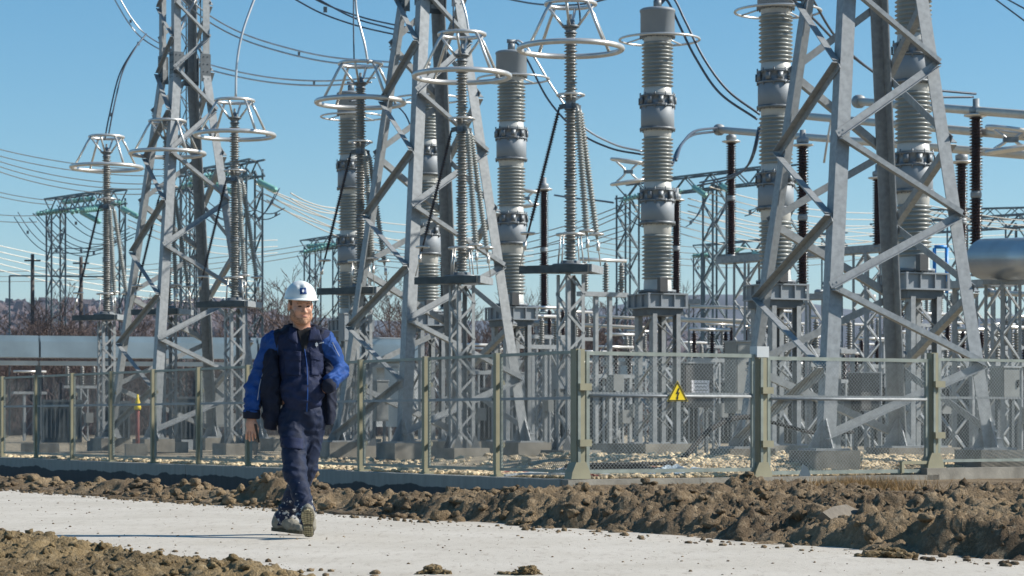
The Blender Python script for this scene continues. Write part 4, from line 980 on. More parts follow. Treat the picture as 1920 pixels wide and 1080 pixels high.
def tank(px0, px1, D, h, label):
    a, b = P(px0, 0, D), P(px1, 0, D); w_ = b.x - a.x; t = thing('transformer_tank', label, 'transformer', ((a.x + b.x) / 2, D, -.04), THETA * .6)
    MB().box((0, 0, h / 2), (w_, 1.0, h)).build('tank', 'steel_frame', t)
    n = max(3, int(w_ / .16))
    for i in range(n): MB().box((-w_ / 2 + (i + .5) * w_ / n, -.62, h * .48), (.04, .22, h * .72)).build('cooling_fin', 'galv_dark', t)
    MB().box((0, 0, h + .05), (w_ * 1.05, 1.1, .09)).build('lid', 'galv_dark', t)
    MB().lathe(sheds(h + .1, h + .8, .06, .11, .07), 12).build('bushing', 'porcelain_brown', t, True)
    MB().lathe(sheds(h + .1, h + .8, .06, .11, .07), 12, (w_ * .3, 0, 0)).build('bushing', 'porcelain_brown', t, True)
    return t
for x0, x1, D, h, lb in ((1095, 1160, 86, 2.0, 'dark ribbed transformer behind the gate, just right of the corner post'), (1230, 1300, 84, 2.1, 'dark ribbed transformer behind the warning sign'), (1335, 1420, 92, 2.3, 'dark ribbed transformer left of the middle gate post'), (1440, 1530, 74, 2.0, 'dark ribbed transformer behind the left leg of the near tower'),
                         (1570, 1650, 84, 2.4, 'dark ribbed transformer behind the front leg of the near tower'), (1680, 1770, 82, 2.3, 'dark ribbed transformer behind the post on the raised kerb'), (1800, 1880, 68, 1.9, 'dark ribbed transformer behind the right leg of the near tower'), (1885, 1960, 62, 1.9, 'dark ribbed transformer at the right edge'),
                         (985, 1050, 92, 2.2, 'dark ribbed transformer just left of the corner post'), (840, 920, 90, 2.0, 'dark ribbed transformer behind the middle lattice tower'), (80, 150, 96, 1.6, 'dark ribbed transformer at the far left behind the fence'), (330, 400, 94, 1.7, 'dark ribbed transformer under the pale duct left of the man'), (185, 240, 90, 1.5, 'dark ribbed transformer left of the yellow marker')):
    tank(x0, x1, D, h, lb)
# long low cable trays and concrete blocks inside the yard
def low_block(x0, x1, y0, D, h, m_, label, name='concrete_block', cat='block', dep=.5):
    a, b = P(x0, 0, D), P(x1, 0, D); o = MB().box((0, 0, 0), ((b.x - a.x), dep, h)).build(name, m_); o.location = ((a.x + b.x) / 2, D, h / 2 - .045); o.rotation_euler = (0, 0, THETA * .4); return tag(o, label, cat)
low_block(300, 400, 0, 72, .3, 'pale_panel', 'pale flat cable tray lying behind the fence left of the man', 'cable_tray', 'tray')
low_block(1640, 1760, 0, 47.5, .26, 'pale_panel', 'pale flat cable tray on the ground behind the stepped gate', 'cable_tray', 'tray')
low_block(1100, 1280, 0, 56.5, .34, 'concrete', 'long concrete beam under the free standing column')
low_block(1690, 1900, 0, 43.8, .22, 'galv', 'steel channel lying on the ground behind the right fence', 'steel_channel', 'channel', .25)
low_block(700, 820, 0, 62, .32, 'concrete', 'concrete beam behind the fence under the middle tower')
low_block(40, 110, 0, 66, .25, 'concrete', 'concrete block behind the fence at the far left')
low_block(235, 275, 0, 59.5, .3, 'concrete', 'concrete block below the yellow marker')

# marker, hose, rubbish by the gate
p = P(258, 0, 63); t = thing('marker_post', 'red post with a yellow pointed cap behind the left fence', 'marker', (p.x, 63, -.04))
m = MB(); m.tube([(0, 0, 0), (0, 0, 1.15)], .055, 10); m.build('post', 'red_dull', t, True)
m = MB(); m.lathe([(.095, 1.15), (.09, 1.22), (.04, 1.45), (.02, 1.55)], 12); m.build('cap', 'sign_yellow', t, True)
for (pts, r, lb) in (([(1255, 873, 38.8), (1285, 855, 39.5), (1320, 815, 40.2), (1350, 795, 40.8), (1385, 783, 41.5), (1440, 782, 42)], .045, 'thick black hose rising from the ground behind the gate'),
                     ([(1440, 790, 41), (1480, 800, 41), (1530, 812, 41.5), (1600, 810, 42)], .03, 'thin black cable sagging behind the stepped gate')):
    o = MB().tube(spline([P(*q) for q in pts], 8), r, 8).build('black_hose', 'hose', None, True); tag(o, lb, 'hose')
for k, (x, D, w_) in enumerate(((1140, 37.2, .8), (1175, 38.2, 1.0))):
    t_ = P(x, 0, D); pts = [Vector((t_.x + math.cos(a) * w_ * (1 - .02 * a), D + math.sin(a) * w_ * .5, .01 + .012 * a)) for a in np.linspace(0, 13, 60)]
    tag(MB().tube(pts, .03, 6).build('cable_coil', 'hose', None, True), ('loose coil of black cable by the corner post', 'loose coil of black cable beside the red sheet')[k], 'cable')
def sheet(px, D, w_, d_, h_, m_, label, name, cat, seed):
    p = P(px, 0, D); n = 14; r = random.Random(seed); vs = []
    for i in range(n):
        for j in range(n):
            x = (i / (n - 1) - .5) * w_; y = (j / (n - 1) - .5) * d_
            e = 1 - max(abs(i / (n - 1) - .5), abs(j / (n - 1) - .5)) * 2
            vs.append((x + r.gauss(0, .02), y + r.gauss(0, .02), .012 + h_ * (e ** .6) * r.uniform(.3, 1)))
    m = MB(); m.add(vs, [(i * n + j, (i + 1) * n + j, (i + 1) * n + j + 1, i * n + j + 1) for i in range(n - 1) for j in range(n - 1)])
    me = m.mesh(name); o = obj(name, me, m_); o.location = (p.x, D, -.04); o.rotation_euler = (0, 0, THETA)
    md = o.modifiers.new('thick', 'SOLIDIFY'); md.thickness = .012; return tag(o, label, cat)
sheet(1222, 37.9, 1.0, .6, .16, 'red', 'crumpled red sheet on the stones behind the gate', 'tarpaulin', 'sheet', 1)
sheet(1265, 37.5, 1.5, .9, .20, 'plastic_sheet', 'crumpled pale blue plastic sheet behind the gate', 'plastic_sheet', 'sheet', 2)
sheet(1065, 37.4, .5, .4, .22, 'paper', 'crumpled white bag by the corner post', 'plastic_bag', 'bag', 3)
sheet(1000, 38.4, 1.3, .6, .10, 'red_dull', 'dull red board lying behind the fence near the corner', 'board', 'board', 4)
sheet(1112, 35.9, .45, .25, .08, 'red_dull', 'small red scrap at the foot of the corner post', 'scrap', 'scrap', 5)
for k, (px, D, ang, L) in enumerate(((985, 36.3, .5, .7), (1030, 36.0, -.3, .9), (1060, 35.7, .2, .5), (1130, 36.4, .7, .6))):
    p = P(px, 0, D); o = MB().box((0, 0, 0), (L, .07, .025)).build('wood_lath', 'pale_panel'); o.location = (p.x, D, .03); o.rotation_euler = (.05, .08 * (k - 1), ang)
    tag(o, 'pale scrap lath lying on the wall by the corner post', 'lath', 'scrap laths by the corner post')
o = MB().prism([(-.07, 0), (.09, 0), (.05, .12), (-.02, .17)], .1).build('white_stone', 'neck_white'); o.location = P(1508, 0, 34.5) * 1; o.location.z = .03; tag(o, 'single white stone in front of the stepped gate', 'stone')

# ------------------------------------------------------------------ conductors
def wire(pts, label, r=.018, m_='wire_alu', group=None, name='conductor', twin=0.0):
    t = [P(*q) for q in pts]
    if not twin:
        return tag(MB().tube(spline(t, 9), r, 6).build(name, m_, None, True), label, 'wire', group)
    e = thing(name, label, 'wire', (0, 0, 0), 0, group)
    for s_ in (-1, 1):
        q = [p + Vector((s_ * twin / 2 * .8, 0, s_ * twin / 2)) for p in t]
        MB().tube(spline(q, 9), r, 6).build('strand', m_, e, True)
    sp = spline(t, 9)
    for k in range(9, len(sp) - 4, 22):
        MB().box(sp[k], (max(.06, twin * .8 * .6), .05, max(.06, twin * .7))).build('spacer', 'flange', e)
    return e
wire([(200, 258, 69), (208, 215, 69), (226, 140, 69.3), (250, 95, 69.6), (271, 68, 70)], 'twin dropper cable arching up from the leftmost arrester', .022, 'wire_dark', twin=.14)
wire([(215, -10, 70), (245, 40, 70), (275, 72, 70), (330, 102, 69), (400, 128, 68), (500, 149, 66), (600, 156, 64), (700, 150, 62)], 'twin conductor sweeping down from the top left across the farthest tower', .022, twin=.12)
wire([(340, -10, 66), (385, 30, 66), (445, 64, 65), (520, 90, 63), (620, 112, 61), (760, 123, 58)], 'twin conductor from the top above the third arrester to the middle tower', .022, twin=.12)
wire([(560, -8, 62), (610, 18, 61), (680, 42, 60), (760, 60, 58)], 'twin dark conductor at the top left of the middle tower', .022, 'wire_dark', twin=.2)
wire([(585, -8, 60), (660, 32, 59), (720, 50, 58), (770, 62, 57)], 'dark conductor just under the pair at the top left of the middle tower', .022, 'wire_dark')
wire([(316, 222, 65.4), (318, 160, 65.4), (324, 105, 65.4), (345, 40, 65.6), (372, -10, 66)], 'bright dropper cable rising from the second arrester', .034)
wire([(442, 182, 61.2), (444, 120, 61.2), (455, 60, 61.3), (480, -10, 61.6)], 'bright dropper cable rising from the third arrester', .034)
wire([(664, 116, 54.9), (663, 60, 54.9), (663, -10, 55)], 'straight thin dropper rising from the arrester above the man', .018, 'wire_dark')
wire([(690, 120, 54.9), (683, 80, 54.9), (670, 30, 55), (666, -10, 55)], 'bright dropper rising from the arrester above the man', .030)
wire([(850, 60, 50.7), (850, -10, 50.7)], 'straight thin dropper rising from the arrester in front of the middle tower', .018, 'wire_dark')
wire([(879, 60, 50.7), (873, 25, 50.7), (862, -10, 50.8)], 'bright dropper rising from the arrester in front of the middle tower', .026)
wire([(1088, 40, 47), (1086, 15, 47), (1080, -10, 47)], 'short dark dropper at the rightmost arrester', .02, 'wire_dark')
wire([(930, -6, 70), (1010, 8, 64), (1090, 8, 60), (1160, -8, 58)], 'dark conductor grazing the top edge behind the rightmost arrester', .025, 'wire_dark')
wire([(1236, 10, 52), (1260, -6, 52), (1285, 40, 52), (1320, 110, 52), (1365, 170, 52), (1425, 215, 52)], 'dark looping lead from the free standing column down to its right neighbour, outer', .028, 'wire_dark')
wire([(1236, 12, 52), (1250, 0, 52), (1275, 50, 52), (1305, 110, 52), (1350, 175, 52), (1420, 224, 52)], 'dark looping lead from the free standing column down to its right neighbour, inner', .028, 'wire_dark')
wire([(957, 92, 58), (972, 76, 58), (1000, 105, 58), (1040, 170, 58), (1090, 235, 58), (1150, 270, 58), (1205, 284, 58)], 'looping lead from the column right of the middle tower, upper', .026, 'wire_alu')
wire([(957, 92, 58), (968, 80, 58), (990, 115, 58), (1030, 190, 58), (1085, 248, 58), (1145, 278, 58), (1205, 290, 58)], 'looping lead from the column right of the middle tower, lower', .026, 'wire_dark')
wire([(1480, -8, 48), (1530, 40, 49), (1580, 90, 50), (1640, 135, 51), (1700, 158, 52)], 'dark lead passing behind the legs of the near tower, upper', .028, 'wire_dark')
wire([(1520, -8, 48), (1560, 60, 49), (1600, 105, 50), (1660, 150, 51), (1700, 166, 52)], 'dark lead passing behind the legs of the near tower, lower', .028, 'wire_dark')
wire([(655, 190, 63), (700, 185, 63.5), (760, 215, 62), (790, 330, 60)], 'thin lead behind the arrester above the man', .02, 'wire_dark')
wire([(1264, 305, 60), (1275, 275, 66), (1300, 250, 72), (1345, 243, 75)], 'dark flexible lead bending to the lowest busbar', .04, 'wire_dark', twin=.12)
wire([(1425, 235, 70), (1412, 290, 70), (1395, 318, 71), (1360, 335, 74), (1310, 345, 78)], 'flexible lead hanging from the lowest busbar', .03, 'wire_dark', twin=.1)
wire([(1150, 380, 90), (1120, 376, 92), (1080, 372, 96), (1040, 366, 100)], 'dark lead left of the free standing column', .04, 'wire_dark')
wire([(1860, -6, 60), (1930, 46, 58)], 'dark conductor in the top right corner, upper', .02, 'wire_dark')
wire([(1880, -6, 60), (1935, 24, 58)], 'dark conductor in the top right corner, lower', .02, 'wire_dark')
wire([(1700, 166, 57), (1760, 170, 57.5), (1830, 176, 58)], 'short lead joining the big brown insulator, upper', .03, 'wire_dark')
wire([(1700, 178, 57), (1760, 182, 57.5), (1825, 182, 58)], 'short lead joining the big brown insulator, lower', .03, 'wire_dark')
wire([(1560, 215, 66), (1552, 260, 66.2), (1545, 305, 66.5)], 'short bright lead hanging behind the front leg of the near tower', .035)
# far line conductors
FG = 'far line conductors'
def FL(a, b): return 'thin far line conductor ' + ('entering at the left edge' if a < 0 else 'between the left gantry and the middle tower' if a < 560 else 'running behind the middle tower' if a < 700 else 'behind the free standing column' if a < 1300 else 'behind the near tower')
lines = []
for (a, b, sag, n, dy) in (((-40, 270, 150), (310, 318, 140), 12, 2, 12), ((-40, 290, 150), (300, 345, 142), 16, 3, 9), ((-40, 350, 170), (100, 376, 158), 4, 2, 8), ((-40, 398, 170), (70, 404, 158), 3, 2, 12),
                          ((-40, 452, 190), (480, 528, 210), 12, 5, 11), ((480, 345, 129), (900, 420, 170), 30, 3, 12), ((500, 355, 128), (1000, 470, 190), 40, 3, 10), ((545, 362, 126), (640, 390, 130), 8, 2, 10),
                          ((240, 400, 146), (520, 450, 170), 18, 3, 12), ((-40, 510, 240), (620, 452, 186), 14, 3, 9), ((640, 452, 181), (1180, 380, 143), 40, 3, 9), ((640, 470, 181), (1180, 420, 150), 32, 3, 9),
                          ((1190, 372, 143), (1700, 420, 180), 30, 4, 12), ((1290, 372, 137), (1900, 440, 190), 28, 4, 12), ((1330, 350, 134), (1640, 400, 160), 12, 3, 12), ((1100, 440, 200), (1640, 452, 200), 20, 4, 10),
                          ((1640, 360, 160), (2000, 420, 165), 10, 3, 9), ((1700, 395, 180), (2000, 398, 185), 8, 3, 8)):
    for k in range(n):
        lines.append((FL(a[0], b[0]), [(a[0] + (b[0] - a[0]) * f, a[1] + k * dy + (b[1] - a[1]) * f + sag * 4 * f * (1 - f) * (1 + .1 * k), a[2] + (b[2] - a[2]) * f + k) for f in (0, .2, .4, .6, .8, 1)]))
for FLb, q in lines: wire(q, FLb, .034, 'bus_tan', FG, 'far_conductor')
for (x0, y0, x1, y1, sag, D) in ((30, 402, 118, 470, 22, 157), (58, 404, 195, 470, 30, 155), (75, 400, 240, 440, 40, 153), (110, 380, 240, 432, 34, 152), (118, 470, 255, 440, 10, 152),
                               (345, 352, 440, 420, 20, 134), (350, 340, 470, 400, 30, 133), (440, 362, 530, 395, 25, 128), (520, 358, 480, 415, 8, 126),
                               (1160, 378, 1240, 420, 18, 141), (1325, 368, 1290, 420, 10, 134), (1372, 360, 1330, 425, 12, 133), (1445, 350, 1400, 400, 12, 131), (1298, 480, 1340, 540, 10, 197), (560, 475, 600, 520, 10, 183)):
    q = [(x0 + (x1 - x0) * f, y0 + (y1 - y0) * f + sag * 4 * f * (1 - f), D) for f in (0, .25, .5, .75, 1)]
    wire(q, 'thin slack jumper loop under the ' + ('far left gantry' if x0 < 300 else 'gantry between the left towers' if x0 < 530 else 'low gantry behind the man' if x0 < 700 else 'gantries right of the free standing column'), .03, 'wire_dark', 'slack jumper loops', 'jumper_loop', twin=.3)
t = thing('blue_pipe_frame', 'thin bright blue pipe frame behind the near tower', 'pipe')
for a, b in (((1752, 465, 66), (1752, 560, 66)), ((1752, 463, 66), (1775, 463, 66)), ((1775, 465, 66), (1775, 550, 66))): MB().tube([P(*a), P(*b)], .05, 8).build('pipe', 'blue_paint', t, True)

# broken slabs in the spoil heap, dry grass by the gate
for k, (px, py, D, w_, ang, lb) in enumerate(((1590, 968, 16.9, .42, .5, 'grey flat clay lump leaning in the spoil heap'), (1665, 948, 17.9, .30, -.4, 'smaller flat clay lump on top of the spoil heap'), (1450, 938, 21, .3, .2, 'pale flat stone in the spoil heap below the middle gate post'))):
    p = P(px, py, D); r_ = random.Random(k + 5); poly = [(w_ * .6 * math.cos(a) * r_.uniform(.75, 1.05), w_ * .32 * math.sin(a) * r_.uniform(.7, 1.05)) for a in np.linspace(0, 5.6, 8)]
    o = MB().prism(poly, .09).build('clay_lump', 'clay'); o.location = p; o.location.z -= .05; o.rotation_euler = (R(-40 if k < 2 else -80), R(14 - 20 * k), ang); tag(o, lb, 'lump')
n = 900; p = P(1610, 905, 32.2); X = p.x + rng.normal(0, .42, n); Y = 32.2 + rng.normal(0, .3, n); H = rng.uniform(.05, .2, n); w = np.full(n, .006); ln = rng.normal(0, .6, (n, 2))
z0 = np.full(n, -.12); b0 = np.stack([X - w, Y, z0], -1); b1 = np.stack([X + w, Y, z0], -1); tp = np.stack([X + ln[:, 0] * H, Y + ln[:, 1] * H, z0 + .05 + H], -1)
struct(obj('dry_grass', np_mesh('dry_grass', np.stack([b0, b1, tp], 1).reshape(-1, 3), np.arange(n * 3).reshape(-1, 3), False), 'dry_grass'), 'stuff')
# ------------------------------------------------------------------ the walking man (built from smooth implicit volumes)
class Field:
    def __init__(s, lo, hi, h):
        s.lo = np.array(lo, float); s.h = h; s.n = np.ceil((np.array(hi) - s.lo) / h).astype(int) + 1
        s.d = np.full(s.n, 0.12, np.float32)
    def _sub(s, bmin, bmax, pad):
        i0 = np.clip(np.floor((np.array(bmin) - pad - s.lo) / s.h).astype(int), 0, s.n - 1); i1 = np.clip(np.ceil((np.array(bmax) + pad - s.lo) / s.h).astype(int) + 1, 1, s.n)
        sl = tuple(slice(a, b) for a, b in zip(i0, i1))
        ax = [s.lo[k] + s.h * np.arange(i0[k], i1[k]) for k in range(3)]
        return sl, np.meshgrid(*ax, indexing='ij')
    def _mix(s, sl, d, k):
        o = s.d[sl]
        if k > 0:
            hh = np.clip(0.5 + 0.5 * (o - d) / k, 0, 1); s.d[sl] = o * (1 - hh) + d * hh - k * hh * (1 - hh)
        else: s.d[sl] = np.minimum(o, d)
        return s
    def cap(s, a, b, ra, rb=None, k=.02, flat=None):
        rb = ra if rb is None else rb; a = np.array(a, float); b = np.array(b, float); r = max(ra, rb)
        sl, (X, Y, Z) = s._sub(np.minimum(a, b) - r, np.maximum(a, b) + r, .08)
        v = b - a; L2 = max(v @ v, 1e-9); px, py, pz = X - a[0], Y - a[1], Z - a[2]
        t = np.clip((px * v[0] + py * v[1] + pz * v[2]) / L2, 0, 1); dx, dy, dz = px - v[0] * t, py - v[1] * t, pz - v[2] * t
        if flat: dx = dx / flat[0]; dy = dy / flat[1]; dz = dz / flat[2]
        d = np.sqrt(dx * dx + dy * dy + dz * dz) - (ra + (rb - ra) * t)
        if flat: d = d * min(flat)
        return s._mix(sl, d, k)
    def ell(s, c, r, k=.02, rot=None):
        c = np.array(c, float); r = np.array(r, float); R_ = max(r)
        sl, (X, Y, Z) = s._sub(c - R_, c + R_, .08); q = np.stack([X - c[0], Y - c[1], Z - c[2]], -1)
        if rot is not None: q = q @ np.array(rot)
        k0 = np.linalg.norm(q / r, axis=-1); k1 = np.linalg.norm(q / (r * r), axis=-1) + 1e-9
        return s._mix(sl, k0 * (k0 - 1) / k1, k)
    def all(s): return s._sub(s.lo, s.lo + s.h * (s.n - 1), 0)
    def cut(s, fn):
        sl, (X, Y, Z) = s.all(); s.d = np.maximum(s.d, fn(X, Y, Z).astype(np.float32)); return s
    def warp(s, fn):
        sl, (X, Y, Z) = s.all(); m = s.d < .06; s.d = np.where(m, s.d + fn(X, Y, Z), s.d).astype(np.float32); return s
    def front(s, x, z, default=None):
        """y of the surface facing the camera at (x, z)"""
        i = int(round((x - s.lo[0]) / s.h)); k = int(round((z - s.lo[2]) / s.h))
        i = min(max(i, 0), s.n[0] - 1); k = min(max(k, 0), s.n[2] - 1); col = s.d[i, :, k]; w = np.where(col < 0)[0]
        if not len(w): return default
        j = w[0]
        if j == 0: return s.lo[1]
        return s.lo[1] + s.h * (j - col[j] / (col[j] - col[j - 1] + 1e-9))
    def mesh(s, name):
        D = s.d; neg = D < 0; n0, n1, n2 = np.array(D.shape) - 1
        corner = [(i, j, k) for i in (0, 1) for j in (0, 1) for k in (0, 1)]
        cnt = sum(neg[i:i + n0, j:j + n1, k:k + n2].astype(np.int8) for i, j, k in corner)
        act = np.argwhere((cnt > 0) & (cnt < 8)); idx = np.full((n0, n1, n2), -1, np.int64); idx[tuple(act.T)] = np.arange(len(act))
        acc = np.zeros((len(act), 3)); num = np.zeros(len(act))
        for a in corner:
            for ax in range(3):
                if a[ax] == 1: continue
                b = list(a); b[ax] = 1; da = D[act[:, 0] + a[0], act[:, 1] + a[1], act[:, 2] + a[2]]; db = D[act[:, 0] + b[0], act[:, 1] + b[1], act[:, 2] + b[2]]
                m = (da < 0) != (db < 0); t = np.where(m, da / (da - db + 1e-12), 0); p = np.tile(np.array(a, float), (len(act), 1)); p[:, ax] += t
                acc += p * m[:, None]; num += m
        co = s.lo + s.h * (act + acc / num[:, None]); quads = []
        for ax in range(3):
            u, v = (ax + 1) % 3, (ax + 2) % 3; sl0 = [slice(None)] * 3; sl1 = [slice(None)] * 3; sl0[ax] = slice(0, -1); sl1[ax] = slice(1, None)
            ch = neg[tuple(sl0)] != neg[tuple(sl1)]; e = np.argwhere(ch)
            ok = (e[:, u] > 0) & (e[:, v] > 0) & (e[:, u] < np.array(D.shape)[u] - 1) & (e[:, v] < np.array(D.shape)[v] - 1); e = e[ok]
            def g(du, dv): q = e.copy(); q[:, u] -= du; q[:, v] -= dv; return idx[q[:, 0], q[:, 1], q[:, 2]]
            q = np.stack([g(1, 1), g(0, 1), g(0, 0), g(1, 0)], -1); fl = neg[e[:, 0], e[:, 1], e[:, 2]]
            quads.append(np.where(fl[:, None], q, q[:, ::-1]))
        q = np.concatenate(quads); q = q[(q >= 0).all(1)]
        return np_mesh(name, co, q, True)

mat('skin', (0.52, 0.275, 0.185), 0.5, 0, 0.08, 30, 0.05, 120)
mat('beard', (0.40, 0.215, 0.13), 0.8, 0, 0.2, 90, 0.3, 200)
mat('hair', (0.10, 0.055, 0.03), 0.7, 0, 0.2, 60)
mat('navy', (0.010, 0.018, 0.056), 0.75, 0, 0.15, 20, 0.25, 150, spec=0.3)
mat('navy_dark', (0.006, 0.010, 0.026), 0.8, 0, 0.15, 20, 0.2, 150, spec=0.3)
mat('royal', (0.005, 0.052, 0.22), 0.75, 0, 0.12, 14, 0.25, 90, spec=0.4)
mat('tshirt', (0.008, 0.008, 0.010), 0.9, 0, 0.1, 20)
mat('helmet_white', (0.74, 0.77, 0.75), 0.3, 0, 0.04, 12)
mat('logo_blue', (0.010, 0.045, 0.17), 0.4, 0, 0.05, 12)
mat('white_print', (0.8, 0.8, 0.8), 0.5, 0, 0.03, 12)
mat('piping_grey', (0.50, 0.52, 0.55), 0.6, 0, 0.05, 12)
mat('boot', (0.22, 0.205, 0.165), 0.8, 0, 0.10, 25, 0.3, 90)
mat('tread', (0.34, 0.30, 0.19), 0.85, 0, 0.2, 40)
mat('tread_dark', (0.085, 0.075, 0.05), 0.9, 0, 0.2, 40)
mat('eye_dark', (0.02, 0.012, 0.01), 0.3, 0, 0.05, 9)
mat('lips', (0.40, 0.17, 0.14), 0.5, 0, 0.05, 40)
def trouser_mat():
    m = mat('trouser', (0.006, 0.014, 0.042), 0.7, 0, 0.15, 18, 0.25, 140, spec=0.3); n = m.node_tree.nodes; l = m.node_tree.links; b = n['Principled BSDF']
    src = b.inputs['Base Color'].links[0].from_socket; tc = n.new('ShaderNodeTexCoord'); sx = n.new('ShaderNodeSeparateXYZ'); l.new(tc.outputs['Object'], sx.inputs[0])
    nz = n.new('ShaderNodeTexNoise'); nz.inputs['Scale'].default_value = 34; nz.inputs['Detail'].default_value = 5; nz.inputs['Roughness'].default_value = .6; l.new(tc.outputs['Object'], nz.inputs['Vector'])
    mr = n.new('ShaderNodeMapRange'); mr.inputs['From Min'].default_value = .12; mr.inputs['From Max'].default_value = .50; mr.inputs['To Min'].default_value = .10; mr.inputs['To Max'].default_value = -.12; l.new(sx.outputs['Z'], mr.inputs['Value'])
    ad = n.new('ShaderNodeMath'); l.new(nz.outputs['Fac'], ad.inputs[0]); l.new(mr.outputs[0], ad.inputs[1])
    r = n.new('ShaderNodeValToRGB'); r.color_ramp.elements[0].position = .62; r.color_ramp.elements[1].position = .655; r.color_ramp.elements[0].color = (0, 0, 0, 1); r.color_ramp.elements[1].color = (.85, .85, .85, 1); l.new(ad.outputs[0], r.inputs[0])
    mx = n.new('ShaderNodeMix'); mx.data_type = 'RGBA'; mx.inputs['B'].default_value = (.55, .55, .54, 1); l.new(r.outputs[0], mx.inputs['Factor']); l.new(src, mx.inputs['A']); l.new(mx.outputs['Result'], b.inputs['Base Color'])
trouser_mat()

man = thing('person', 'man in white hard hat and navy and royal blue workwear walking towards the camera', 'person', (-1.499, 17.2, 0))
HC = Vector((-0.004, -0.01, 1.640)); HR = Matrix.Rotation(R(20), 3, 'Z') @ Matrix.Rotation(R(6), 3, 'X')
def hp(x, y, z): return HC + HR @ Vector((x, y, z))
HRn = np.array(HR)
def head_into(f, grow=0.0, ears=True):
    g = grow
    f.ell(hp(0, .018, .045), (.078 + g, .097 + g, .098 + g), 0, HRn)
    f.ell(hp(0, -.028, -.03), (.066 + g, .078 + g, .098 + g), .03, HRn)
    f.ell(hp(0, -.045, -.092), (.046 + g, .052 + g, .042 + g), .03, HRn)
    f.cap(hp(-.045, -.02, -.075), hp(.045, -.02, -.075), .034 + g, None, .03)
def make_body():
    f = Field((-.46, -.30, 0.02), (.40, .34, 1.86), 0.0052)
    head_into(f)
    f.cap(hp(-.036, -.092, .020), hp(.036, -.092, .020), .012, None, .012)             # brow
    f.cap(hp(0, -.100, .008), hp(0, -.130, -.038), .008, .0125, .006)                  # nose
    f.ell(hp(-.013, -.108, -.042), (.010, .011, .008), .006); f.ell(hp(.013, -.108, -.042), (.010, .011, .008), .006)
    f.ell(hp(-.040, -.082, -.03), (.022, .018, .022), .02); f.ell(hp(.040, -.082, -.03), (.022, .018, .022), .02)   # cheeks
    f.cap(hp(-.018, -.098, -.072), hp(.018, -.098, -.072), .0065, None, .006); f.ell(hp(0, -.092, -.112), (.02, .014, .016), .015)
    for s_ in (-1, 1): f.ell(hp(s_ * .081, .012, -.008), (.011, .022, .034), .006, HRn)
    f.cap((0.0, .035, 1.40), (0, .02, 1.57), .066, .058, .03)
    # trunk and limbs under the clothes
    f.ell((0, .03, 1.24), (.15, .085, .24), .03); f.ell((0.005, .02, .95), (.14, .09, .18), .04)
    f.cap((-.17, .03, 1.40), (.15, .03, 1.41), .055, None, .04)
    f.cap((-.21, .03, 1.385), (-.318, .06, 1.06), .05, .042, .02); f.cap((-.318, .06, 1.06), (-.352, .0, .85), .04, .029, .015)
    f.cap((.165, .03, 1.40), (.25, .12, 1.17), .05, .042, .02); f.cap((.25, .12, 1.17), (.19, -.06, 1.085), .04, .03, .015); f.ell((.18, -.075, 1.06), (.03, .04, .045), .02)
    f.cap((-.075, 0, .82), (-.027, -.19, .46), .08, .055, .03); f.cap((-.027, -.19, .46), (.06, -.34, .165), .052, .036, .02); f.cap((.06, -.34, .165), (.082, -.37, .09), .036, .034, .02)
    f.cap((.085, .03, .82), (.045, .06, .49), .078, .054, .03); f.cap((.045, .06, .49), (-.134, .24, .117), .05, .036, .02); f.cap((-.134, .24, .117), (-.16, .25, .07), .035, .034, .02)
    # right hand, back to the camera
    f.cap((-.352, 0, .86), (-.354, -.012, .815), .028, .032, .015, (1.1, .75, 1)); f.ell((-.355, -.018, .79), (.040, .018, .045), .012)
    for fx, L, a in ((-.030, .072, -.10), (-.011, .083, -.03), (.009, .080, .02), (.027, .066, .10)):
        p0 = Vector((-.355 + fx, -.018, .757)); p1 = p0 + Vector((a * .03, -.004, -L * .42)); p2 = p1 + Vector((a * .02, .016, -L * .34)); p3 = p2 + Vector((0, .018, -L * .18))
        f.cap(p0, p1, .0098, .0092, .004); f.cap(p1, p2, .0092, .0085, .002); f.cap(p2, p3, .0085, .0078, .002)
    t0 = Vector((-.322, -.016, .80)); t1 = Vector((-.308, -.026, .768)); t2 = Vector((-.310, -.022, .735)); f.cap(t0, t1, .0135, .0115, .008); f.cap(t1, t2, .011, .009, .003)
    return f
fb = make_body()
# eye sockets
for s_ in (-1, 1):
    c = hp(s_ * .031, -.103, -.002); sl, (X, Y, Z) = fb._sub(np.array(c) - .02, np.array(c) + .02, .01)
    fb.d[sl] = np.maximum(fb.d[sl], .011 - np.sqrt(((X - c[0]) / 1.35) ** 2 + (Y - c[1]) ** 2 + ((Z - c[2]) / .62) ** 2))
obj('body', fb.mesh('body'), 'skin', man)
for s_ in (-1, 1):
    m = MB(); m.tube(spline([hp(s_ * .017, -.097, -.003), hp(s_ * .030, -.0985, .000), hp(s_ * .044, -.091, -.003)], 4), [.0015, .003, .0042, .0045, .0045, .0045, .004, .003, .0015], 6); m.build('eye', 'eye_dark', man, True)
    m = MB(); m.tube(spline([hp(s_ * .014, -.104, .016), hp(s_ * .032, -.104, .021), hp(s_ * .05, -.092, .016)], 4), .0042, 6); m.build('eyebrow', 'beard', man, True)
m = MB(); m.tube(spline([hp(-.024, -.096, -.072), hp(-.008, -.1045, -.070), hp(.008, -.1045, -.070), hp(.024, -.096, -.073)], 4), [.002] + [.0045] * 11 + [.002], 6); m.build('mouth', 'lips', man, True)
